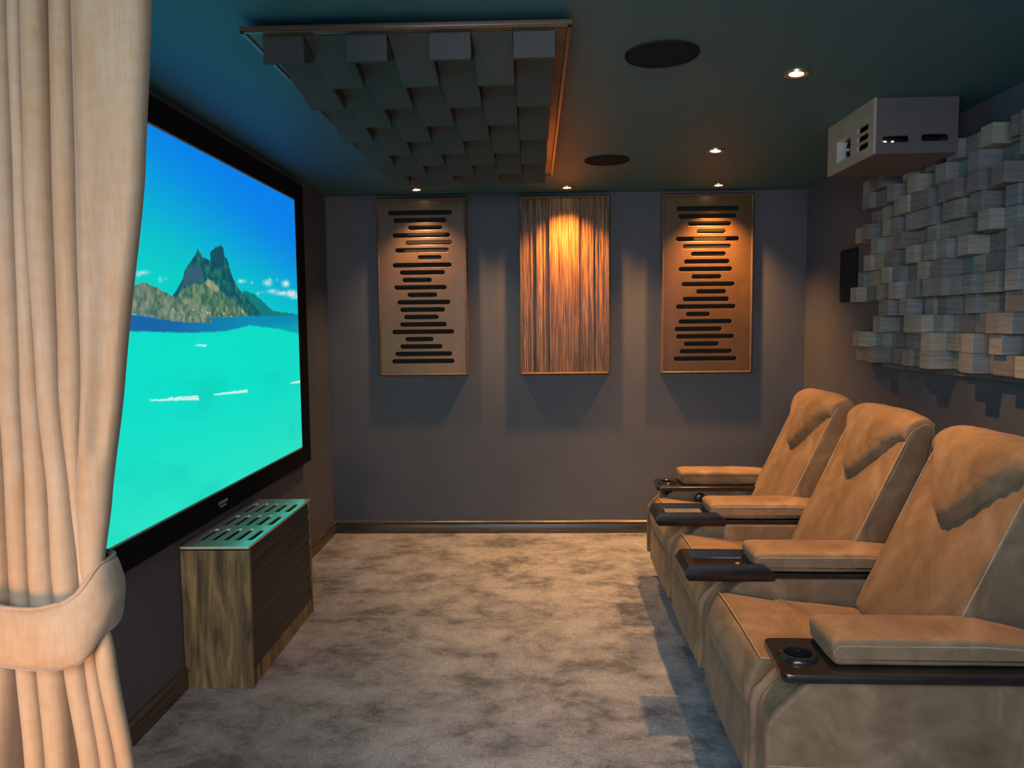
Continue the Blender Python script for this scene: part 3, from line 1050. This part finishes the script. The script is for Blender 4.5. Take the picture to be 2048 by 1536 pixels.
# projector inside the box
t = thing('projector', 'dark projector inside the ceiling box, its lens at the square window', 'projector', (1.56, 3.42, pz0 + 0.011))
bm = bmesh.new()
bx(bm, (-0.10, -0.17, 0.005), (0.14, 0.17, 0.125), 0.012, 3)
obj('body', bm, M_BLACKM, t)
bm = bmesh.new()
lathe(bm, [(0.0, 0.0), (0.036, 0.0), (0.042, 0.012), (0.045, 0.030), (0.040, 0.031), (0.034, 0.016), (0.0, 0.014)], (-0.100, 0.050, 0.075), 40, (-1, 0, 0))
obj('lens_barrel', bm, M_BLACK, t)
bm = bmesh.new()
lathe(bm, [(0.034, 0.015), (0.030, 0.021), (0.018, 0.026), (0.0, 0.028)], (-0.100, 0.050, 0.075), 40, (-1, 0, 0))
obj('lens', bm, M_BLACK, t)
bm = bmesh.new()
for (x, w) in ((1.450, 0.008), (1.473, 0.026), (1.512, 0.007)):
    bx(bm, (x - w / 2 - 1.56, -0.178, 0.044 + (0.004 if w < .01 else 0)), (x + w / 2 - 1.56, -0.168, 0.056))
o = obj('light_vent', bm, M_LEAK, t)
o['label'] = 'glowing side vent'

# ================================================================== RECLINERS
PITCH_Y = 0.7535
ARM_W = 0.185
SKEW = 0.020          # the row stands very slightly askew to the wall


def pipe_obj(name, paths, r, m, parent):
    for p in paths:
        bm = bmesh.new()
        tube(bm, p, r, 6)
        obj(name, bm, m, parent)


def arm(t, y0, kind, both=True):
    """one armrest between y0 and y0 + ARM_W, returns nothing; kind: cup / tray / controls"""
    y1 = y0 + ARM_W
    prof = [(0.618, 0.14), (0.618, 0.418), (0.752, 0.550), (1.46, 0.550), (1.46, 0.14)]
    rr = [0.01, 0.035, 0.04, 0.03, 0.02]
    body = None
    # recessed core
    core = [(0.632, 0.142), (0.632, 0.410), (0.760, 0.540), (1.44, 0.540), (1.44, 0.142)]
    bm, _, _ = cushion(core, [0.01, 0.05, 0.05, 0.02, 0.01], y0 + 0.008, y1 - 0.008, 0.004, 0, 0.04, 3)
    body = obj('arm_body', bm, M_HIDE, t, True, 50)
    # padded side panels with soft edges
    for (a, c) in ((y0, y0 + 0.032), (y1 - 0.032, y1)):
        bm, pts, nr = cushion(prof, rr, a, c, 0.009, 0.002, 0.03, 4, 0.002, a * 7)
        obj('arm_side_panel', bm, M_HIDE, t, True, 50)
    # seam low on the outer side
    pipe_obj('seam', [[(0.622, y0 + 0.0005, 0.296), (0.75, y0, 0.292), (1.0, y0, 0.287), (1.44, y0, 0.283)]], 0.0022, M_PIPE, body)
    # black board
    if kind == 'cup':
        bo = round_poly([Vector(p) for p in ((0.640, y0 - 0.055), (1.43, y0 - 0.055), (1.43, y1), (0.655, y1))], [0.03, 0.01, 0.01, 0.03], 6)
        hl = [slot_outline(0.716, y0 + 0.062, 0.072, 0.072, 0.0359, 9)]
        o = plate('arm_board', [(p.x, p.y) for p in bo], hl, 0.022, Matrix.Translation((0, 0, 0.564)), M_BLACK, t, 0.004)
        c = (0.716, y0 + 0.062, 0.575)
        bm = bmesh.new()
        lathe(bm, [(0.036, 0.0), (0.036, 0.008), (0.040, 0.012), (0.047, 0.011), (0.052, 0.006), (0.0535, 0.0), (0.0535, -0.002), (0.036, -0.002)], c, 48, (0, 0, 1), True)
        obj('cup_holder_rim', bm, M_BLACK, o)
        bm = bmesh.new()
        lathe(bm, [(0.0, -0.062), (0.034, -0.062), (0.0365, -0.055), (0.0365, 0.0), (0.0345, 0.0), (0.0345, -0.054), (0.0, -0.056)], c, 40, (0, 0, 1))
        obj('cup_well', bm, M_BLACK, o)
    else:
        bo = round_poly([Vector(p) for p in ((0.60, y0 + 0.002), (1.43, y0 + 0.002), (1.43, y1), (0.60, y1))], 0.01, 4)
        plate('arm_board', [(p.x, p.y) for p in bo], [], 0.020, Matrix.Translation((0, 0, 0.562)), M_BLACK, t, 0.003)
        # box shaped tray with a sunk pocket
        ty0, ty1 = y0 - 0.025, y1 - 0.005
        x0, x1 = 0.535, 0.845
        bm = bmesh.new()
        ob = [(x0, ty0, 0.563), (x1, ty0, 0.563), (x1, ty1, 0.563), (x0, ty1, 0.563)]
        ot = [(x0 + 0.012, ty0 + 0.001, 0.610), (x1 - 0.03, ty0 + 0.001, 0.610), (x1 - 0.03, ty1 - 0.001, 0.610), (x0 + 0.012, ty1 - 0.001, 0.610)]
        it = [(x0 + 0.034, ty0 + 0.022, 0.610), (x1 - 0.055, ty0 + 0.022, 0.610), (x1 - 0.055, ty1 - 0.022, 0.610), (x0 + 0.034, ty1 - 0.022, 0.610)]
        ib = [(x0 + 0.044, ty0 + 0.030, 0.583), (x1 - 0.07, ty0 + 0.030, 0.583), (x1 - 0.07, ty1 - 0.030, 0.583), (x0 + 0.044, ty1 - 0.030, 0.583)]
        # flared lower lip
        lb_ = [(x0 - 0.006, ty0 - 0.008, 0.572), (x1 + 0.01, ty0 - 0.008, 0.572), (x1 + 0.01, ty1 + 0.008, 0.572), (x0 - 0.006, ty1 + 0.008, 0.572)]
        bb_ = [(x0 + 0.01, ty0 + 0.008, 0.548), (x1 + 0.01, ty0 + 0.008, 0.548), (x1 + 0.01, ty1 - 0.008, 0.548), (x0 + 0.01, ty1 - 0.008, 0.548)]
        loops = [bb_, lb_, [(p[0], p[1], 0.578) for p in lb_], ot, it, ib]
        loops[3] = ot
        V = [[bm.verts.new(p) for p in lp] for lp in loops]
        for A, B in zip(V, V[1:]):
            for i in range(4):
                j = (i + 1) % 4
                bm.faces.new((A[i], A[j], B[j], B[i]))
        bm.faces.new(list(reversed(V[0])))
        bm.faces.new(V[-1])
        bmesh.ops.recalc_face_normals(bm, faces=bm.faces)
        bmesh.ops.bevel(bm, geom=list(bm.edges), offset=0.0018, segments=2, affect='EDGES')
        tr = obj('arm_tray', bm, M_BLACK, t)
        if kind == 'controls':
            bm = bmesh.new()
            bx(bm, (x0 + 0.055, ty0 + 0.060, 0.583), (x1 - 0.080, ty1 - 0.040, 0.592), 0.002, 1)
            cp = obj('control_strip', bm, M_GREYP, tr)
            cp['label'] = 'grey strip with small buttons'
            for k in range(7):
                pass
        else:
            bm = bmesh.new()
            lathe(bm, [(0.0, 0.006), (0.008, 0.005), (0.010, 0.0)], (x1 - 0.10, (ty0 + ty1) / 2, 0.583), 16)
            obj('button', bm, M_SILVER, tr)
    # upholstered pad: profile in (x, z), lofted across the arm
    f = 0.792
    prof = [(f, 0.585), (f - 0.008, 0.640), (f + 0.02, 0.648), (1.18, 0.648), (1.40, 0.628), (1.45, 0.600), (1.45, 0.577), (f + 0.012, 0.577)]
    bm, pts, nr = cushion(prof, [0.012, 0.022, 0.02, 0.1, 0.06, 0.02, 0.01, 0.01], y0, y1 + 0.003, 0.014, 0.003, 0.02, 6, 0.003, y0)
    pad = obj('arm_pad', bm, M_HIDE, t, True, 60)
    # seam line round the pad's upper edge (near side)
    zz = 0.6315
    pts_ = [(f + 0.004, y0 + 0.010, 0.585), (f - 0.001, y0 + 0.004, 0.612), (f + 0.010, y0 + 0.0005, 0.629), (f + 0.03, y0 - 0.0005, zz), (1.0, y0 - 0.0015, zz), (1.18, y0 - 0.001, zz), (1.30, y0, zz - 0.008), (1.43, y0 + 0.002, zz - 0.030)]
    pipe_obj('pad_seam', [pts_], 0.0018, M_PIPE if y0 < 0.1 else M_SEAM, pad)


# backrest profile (x, z)
BR = [(1.165, 0.415), (1.139, 0.462), (1.397, 1.022), (1.432, 1.082), (1.478, 1.106), (1.512, 1.085), (1.505, 1.02), (1.415, 0.60), (1.37, 0.40)]
BRR = [0.02, 0.03, 0.10, 0.03, 0.03, 0.02, 0.04, 0.1, 0.02]


def recliner(label, y0, front_kind, last_kind=None):
    """a recliner: its near arm starts at y0, its seat behind it, and for the last of the row a far arm"""
    t = thing('recliner', label, 'armchair', (SKEW * (y0 - 1.955), y0, 0), 'row of three cinema recliners')
    t.rotation_euler = (0, 0, -math.atan(SKEW))
    a, c = ARM_W + 0.004, ARM_W + 0.5615     # seat span in local y
    arm(t, 0.0, front_kind)
    if last_kind:
        arm(t, PITCH_Y, last_kind)
    # seat cushion
    prof = [(0.625, 0.345), (0.603, 0.40), (0.640, 0.500), (0.668, 0.512), (0.90, 0.480), (1.16, 0.452), (1.18, 0.36)]
    bm, _, _ = cushion(prof, [0.03, 0.05, 0.02, 0.02, 0.1, 0.03, 0.02], a, c, 0.018, 0.007, 0.022, 12, 0.004, y0 * 3)
    seat = obj('seat_cushion', bm, M_HIDE, t, True, 60)
    edge = [(0.652, a + 0.008 + (c - a - 0.016) * k / 12, 0.512 + 0.006 * (1 - abs(k / 6 - 1) ** 2.5)) for k in range(13)]
    pipe_obj('seat_piping', [edge, [(0.652 + k * 0.02, a + 0.004, 0.510 - k * 0.0028) for k in range(24)]], 0.0026, M_PIPE, seat)
    x_ = 0.872
    edge = [(x_, a + 0.006 + (c - a - 0.012) * k / 12, 0.4855 + 0.0072 * (1 - abs(k / 6 - 1) ** 2.5)) for k in range(13)]
    pipe_obj('seat_seam', [edge], 0.0016, M_PIPE, seat)
    # footrest front
    prof = [(0.612, 0.150), (0.612, 0.30), (0.628, 0.352), (0.70, 0.352), (0.70, 0.150)]
    bm, _, _ = cushion(prof, [0.012, 0.05, 0.01, 0.01, 0.01], a + 0.002, c - 0.002, 0.012, 0.003, 0.03, 8, 0.003, y0)
    obj('footrest', bm, M_HIDE, t, True, 60)
    # seat base box and feet
    box_obj('base', (0.71, a, 0.10), (1.43, c, 0.36), M_BLACKM, t, 0.005)
    for (fx, fy) in ((0.78, a + 0.04), (0.78, c - 0.04), (1.36, a + 0.04), (1.36, c - 0.04)):
        bm = bmesh.new()
        lathe(bm, [(0.0, 0.0), (0.022, 0.0), (0.024, 0.006), (0.018, 0.10), (0.0, 0.10)], (fx, fy, 0.0), 16)
        obj('foot', bm, M_BLACKM, t)
    for yy in ([0.0] + ([PITCH_Y] if last_kind else [])):
        for fx in (0.72, 1.36):
            bm = bmesh.new()
            lathe(bm, [(0.0, 0.0), (0.020, 0.0), (0.022, 0.006), (0.020, 0.145), (0.0, 0.145)], (fx, yy + ARM_W / 2, 0.0), 16)
            obj('foot', bm, M_BLACKM, t)
    # backrest
    ba, bc = a + 0.002, c - 0.002

    def dent(p, n, tt):
        # a hollow down the middle of the back, fuller towards the edges
        if n.x < -0.5 and p.y < 1.0:
            return 0.004 * sin((p.y - 0.45) * 9)
        return 0.0
    bm, pts, nr = cushion(BR, BRR, ba, bc, 0.012, 0.010, 0.02, 16, 0.006, y0 * 5, bulge_fn=dent)
    back = obj('backrest', bm, M_HIDE, t, True, 60)
    # piping along both front edges of the back
    fr = [(p, n) for p, n in zip(pts, nr)]
    i0 = min(range(len(pts)), key=lambda i: (pts[i] - Vector((1.139, 0.462))).length)
    i1 = min(range(len(pts)), key=lambda i: (pts[i] - Vector((1.432, 1.082))).length)
    rng_idx = list(range(min(i0, i1), max(i0, i1) + 1))
    for yy in (ba + 0.003, bc - 0.003):
        pass
    pipe_obj('back_piping', [[(pts[i].x + nr[i].x * -0.003, yy, pts[i].y + nr[i].y * -0.003) for i in rng_idx] for yy in (ba + 0.003, bc - 0.003)], 0.0026, M_PIPE, back)
    i2 = min(range(len(pts)), key=lambda i: (pts[i] - Vector((1.512, 1.085))).length)
    i3 = min(range(len(pts)), key=lambda i: (pts[i] - Vector((1.415, 0.60))).length)
    pipe_obj('rear_piping', [[(pts[i].x - nr[i].x * 0.003, ba + 0.003, pts[i].y - nr[i].y * 0.003) for i in range(min(i2, i3), max(i2, i3) + 1)]], 0.002, M_PIPE, back)
    # headrest: pointed pillow, wraps over the top of the back
    # arc-length path up the front and over the top
    path = []
    for i in range(min(i0, i1), len(pts)):
        path.append((pts[i], nr[i]))
        if pts[i].x > 1.505:
            break
    acc = [0.0]
    for q in range(1, len(path)):
        acc.append(acc[-1] + (path[q][0] - path[q - 1][0]).length)

    def at_len(l):
        l = max(0, min(acc[-1] - 1e-6, l))
        q = 0
        while acc[q + 1] < l:
            q += 1
        u = (l - acc[q]) / max(1e-9, acc[q + 1] - acc[q])
        return path[q][0].lerp(path[q + 1][0], u), path[q][1].lerp(path[q + 1][1], u).normalized()

    def len_at_z(z):
        for q in range(len(path) - 1):
            if path[q][0].y <= z <= path[q + 1][0].y:
                return acc[q] + (z - path[q][0].y) / (path[q + 1][0].y - path[q][0].y) * (acc[q + 1] - acc[q])
        return acc[-1] * 0.7
    l_tip, l_side = len_at_z(0.832), len_at_z(1.030)
    l_end = acc[-1]
    hw = (bc - ba) / 2 - 0.002
    yc = (ba + bc) / 2
    bm = bmesh.new()
    grid = []
    NS, NV = 48, 26
    for i in range(NS + 1):
        s = -1 + 2 * i / NS
        s = math.copysign(1 - (1 - abs(s)) ** 1.35, s) if True else s
        u = abs(s) ** 0.95
        g_ = u * u * (3 - 2 * u)
        lb0 = l_tip + (l_side - l_tip) * g_
        side = max(0.0, 1 - abs(s) ** 5) ** 0.5
        rowv = []
        for j in range(NV + 1):
            v = (j / NV) ** 1.5
            l = lb0 + (l_end - lb0) * v
            p, n = at_len(l)
            d_ = l - lb0
            th = 0.042 * (1 - math.exp(-d_ / 0.020)) * (0.35 + 0.65 * side)
            th *= max(0.12, min(1, (l_end - l) / 0.10)) ** 0.6
            tt = (yc + s * hw - ba) / (bc - ba)
            bl = 0.010 * (1 - abs(2 * tt - 1) ** 2.5) + dent(p, n, tt)
            # gathers along the lower edge
            th += 0.005 * sin(s * 46 + 9 * d_) * math.exp(-((d_ - 0.025) / 0.020) ** 2) * (0.3 + 0.7 * (1 - abs(abs(s) - 0.45)))
            th += 0.003 * mnoise.noise(Vector((s * 3 + y0, l * 12, 1.0)))
            q = p + n * (bl + th + 0.0015 - (0.004 if j == 0 else 0))
            rowv.append(bm.verts.new((q.x, yc + s * hw * (1.0), q.y)))
        grid.append(rowv)
    for i in range(NS):
        for j in range(NV):
            bm.faces.new((grid[i][j], grid[i][j + 1], grid[i + 1][j + 1], grid[i + 1][j]))
    # close the pillow with an under-surface sunk in the back
    und = []
    for i in range(NS + 1):
        y = grid[i][0].co.y
        ru = []
        for j in range(NV + 1):
            v = (j / NV) ** 1.5
            s = (y - yc) / hw
            u = abs(s) ** 0.95
            lb0 = l_tip + (l_side - l_tip) * (u * u * (3 - 2 * u))
            p, n = at_len(lb0 + (l_end - lb0) * v)
            q = p - n * 0.006
            ru.append(bm.verts.new((q.x, y, q.y)))
        und.append(ru)
    for i in range(NS):
        for j in range(NV):
            bm.faces.new((und[i][j], und[i + 1][j], und[i + 1][j + 1], und[i][j + 1]))
        bm.faces.new((grid[i][0], grid[i + 1][0], und[i + 1][0], und[i][0]))
        bm.faces.new((grid[i][NV], und[i][NV], und[i + 1][NV], grid[i + 1][NV]))
    for j in range(NV):
        bm.faces.new((grid[0][j], und[0][j], und[0][j + 1], grid[0][j + 1]))
        bm.faces.new((grid[NS][j], grid[NS][j + 1], und[NS][j + 1], und[NS][j]))
    hr = obj('headrest', bm, M_HIDE, back, True, 60)
    if last_kind:
        # round recline knob on the inner face of the far arm
        bm = bmesh.new()
        lathe(bm, [(0.0, 0.020), (0.022, 0.019), (0.030, 0.014), (0.032, 0.006), (0.032, 0.0)], (0.937 - 0.045, PITCH_Y, 0.500), 32, (0, -1, 0))
        o = obj('recline_knob', bm, M_BLACK, t)
    return t


recliner('brown suede recliner nearest the camera, cup holder on its near arm', 1.955, 'cup')
recliner('brown suede recliner in the middle of the row, empty black tray on its near arm', 1.955 + PITCH_Y, 'tray')
recliner('brown suede recliner farthest from the camera beside the back wall, two visible arms', 1.955 + 2 * PITCH_Y, 'controls', 'cup')

# ================================================================== CURTAIN
CY = 1.10
ct = thing('curtain', 'beige velvet curtain gathered by a wide tieback at the left edge', 'curtain', (-0.75, CY, 0.0))


def cpx(px, z=1.4):   # measured fold positions -> metres across in the curtain's own plane
    s_ = (px - 1024) / F_PX
    # solve for x in the plane Y = CY at height z
    dz = z - CAM_H
    num = s_ * (fwd.y * CY + fwd.z * dz) - (r2.y * CY + r2.z * dz)
    return num / (r2.x - s_ * fwd.x)


def cz(py):
    t_ = (768 - py) / F_PX
    x = -0.70
    num = t_ * (fwd.x * x + fwd.y * CY) - (u2.x * x + u2.y * CY)
    return CAM_H + num / (u2.z - t_ * fwd.z)


# heights and fold borders: pairs (start, end) of each rounded fold
HT = [
    (cz(-420), [(-150, -92), (-92, -30), (-30, 14), (14, 42), (42, 86), (104, 142), (142, 322)]),
    (cz(0), [(-140, -80), (-80, -26), (-26, 17), (17, 44), (44, 92), (101, 143), (143, 305)]),
    (cz(350), [(-135, -76), (-76, -18), (-18, 28), (28, 53), (53, 106), (108, 152), (152, 290)]),
    (cz(768), [(-125, -62), (-62, 2), (2, 42), (42, 77), (77, 120), (121, 165), (165, 249)]),
    (cz(1000), [(-120, -55), (-55, 16), (16, 57), (57, 101), (101, 143), (143, 162), (162, 225)]),
    (cz(1130), [(-60, -25), (-25, 23), (23, 62), (62, 108), (108, 155), (155, 165), (165, 210)]),
    (cz(1230), [(-55, -22), (-22, 28), (28, 68), (68, 118), (118, 165), (165, 190), (190, 214)]),
    (cz(1310), [(-60, -25), (-25, 28), (34, 74), (76, 128), (130, 170), (170, 194), (194, 232)]),
    (cz(1536), [(-130, -60), (-55, 20), (54, 92), (94, 140), (164, 205), (205, 236), (236, 270)]),
    (0.012, [(-190, -90), (-80, -5), (55, 98), (105, 165), (215, 262), (262, 300), (300, 350)]),
]
HT.sort(key=lambda q: -q[0])
ZTOP = H - 0.02
top = HT[0]
HT.insert(0, (ZTOP + 0.001, [(a - 2, c + 4) for a, c in top[1]]))
bm = bmesh.new()
NF = 14
zs = [ZTOP + (0.012 - ZTOP) * k / 150 for k in range(151)]
rowsv = []
for z in zs:
    k = 0
    while k < len(HT) - 2 and HT[k + 1][0] > z:
        k += 1
    (za, fa), (zb, fb) = HT[k], HT[k + 1]
    u = (za - z) / (za - zb)
    u = max(0, min(1, u))
    us = u * u * (3 - 2 * u) * 0.35 + u * 0.65
    row = []
    zt1 = cz(1235)
    pinch = math.exp(-((z - zt1) / 0.16) ** 2)
    for i, ((a0, c0), (a1, c1)) in enumerate(zip(fa, fb)):
        xa, xc = cpx(a0 + (a1 - a0) * us, z), cpx(c0 + (c1 - c0) * us, z)
        w = xc - xa
        amp = min(0.055 - 0.020 * pinch, 0.55 * w)
        if i == 6 and z > cz(900):
            amp = min(0.030, amp)
        for j in range(NF + 1):
            tt = j / NF
            xx = xa + w * tt
            cyc = sqrt(max(0, 1 - (2 * tt - 1) ** 2))
            yy = CY - amp * cyc
            if i == 6 and z > cz(900):
                yy += 0.007 * sin(tt * 9 + z * 1.3) * cyc
            yy += 0.004 * mnoise.noise(Vector((xx * 9, z * 3.0, i)))
            row.append((xx + 0.0012 * mnoise.noise(Vector((i, z * 5, 3))), yy + pinch * 0.0, z))
        if i < len(fa) - 1:
            xn = cpx(fa[i + 1][0] + (fb[i + 1][0] - fa[i + 1][0]) * us, z)
            dp = min(0.05 + 0.08 * (1 - pinch), 0.012 + (xn - xc) * 3.2)
            for tt in (0.15, 0.5, 0.85):
                row.append((xc + (xn - xc) * tt, CY + dp, z))
    # back layer closes the gathered cloth
    xr, xl = row[-1][0], row[0][0]
    bo = 0.055 + 0.085 * (1 - pinch)
    xr2 = (xr - 0.012) * (CY + bo) / CY
    for tt in (0.0, 0.25, 0.5, 0.75, 1.0):
        row.append((xr2 + (xl - xr2) * tt, CY + bo + 0.008 * sin(tt * 20), z))
    rowsv.append([bm.verts.new(Vector(p) - Vector(ct.location)) for p in row])
for a, c in zip(rowsv, rowsv[1:]):
    n = len(a)
    for i in range(n):
        j = (i + 1) % n
        bm.faces.new((a[i], a[j], c[j], c[i]))
obj('curtain_fabric', bm, M_VELVET, ct, True, 80)
# tieback: a wide soft band wrapped round the bundle
bm = bmesh.new()
NA, NW = 72, 14
rings = []
xc_, rx_, ry_ = cpx(75, 1.07), 0.109, 0.085


def interp(x, xs, ys):
    return float(np.interp(x, xs, ys))


for i in range(NA + 1):
    ang = pi + 0.25 - (2 * pi + 0.0) * i / NA
    cxs, sns = cos(ang), sin(ang)
    # upper and lower border as seen from the front, lower towards the middle of the front
    pxx = 75 + 148 * cxs
    front = -sns if True else 0
    ztop = interp(pxx, [-120, 0, 60, 110, 165, 190, 205, 222], [cz(1140), cz(1171), cz(1187), cz(1192), cz(1184), cz(1170), cz(1150), cz(1122)])
    zbot = interp(pxx, [-120, 0, 50, 100, 150, 185, 205, 222], [cz(1235), cz(1277), cz(1299), cz(1309), cz(1312), cz(1306), cz(1290), cz(1262)])
    if sns > 0:    # round the back
        ztop = cz(1122) + (cz(1140) - cz(1122)) * (1 - cxs) / 2
        zbot = cz(1262) + (cz(1235) - cz(1262)) * (1 - cxs) / 2
    ring = []
    for j in range(NW + 1):
        v = j / NW
        z = ztop + (zbot - ztop) * v
        rr = 1 + 0.03 * sin(pi * v) + 0.02 * v
        puff = 0.010 * (sin(pi * v) ** 0.5) + 0.003 * mnoise.noise(Vector((ang * 2.2, v * 3, 0)))
        wx, wy = (abs(cxs) ** 0.85) * math.copysign(1, cxs), (abs(sns) ** 0.7) * math.copysign(1, sns)
        wx *= 1 - 0.20 * max(0.0, sns)
        ring.append((xc_ + (rx_ * rr + puff) * wx, CY + 0.012 + (ry_ * 0.80 * rr + puff) * wy, z))
    rings.append(ring)
outerv = [[bm.verts.new(Vector(p) - Vector(ct.location)) for p in r] for r in rings[:-1]]
inner = []
for r in rings[:-1]:
    ri = []
    for p in r:
        d = Vector((p[0] - xc_, p[1] - CY - 0.012, 0)).normalized() * 0.008
        ri.append(bm.verts.new(Vector(p) - d - Vector(ct.location)))
    inner.append(ri)
n = len(outerv)
for i in range(n):
    k = (i + 1) % n
    for j in range(NW):
        bm.faces.new((outerv[i][j], outerv[k][j], outerv[k][j + 1], outerv[i][j + 1]))
        bm.faces.new((inner[i][j], inner[i][j + 1], inner[k][j + 1], inner[k][j]))
    bm.faces.new((outerv[i][0], inner[i][0], inner[k][0], outerv[k][0]))
    bm.faces.new((outerv[i][NW], outerv[k][NW], inner[k][NW], inner[i][NW]))
tb = obj('tieback', bm, M_VELVET, ct, True, 80)
bm = bmesh.new()
tube(bm, [Vector(r[0]) - Vector(ct.location) for r in rings[:-1]], 0.003, 6, True)
obj('tieback_piping', bm, M_VELVET, tb, True, 80)
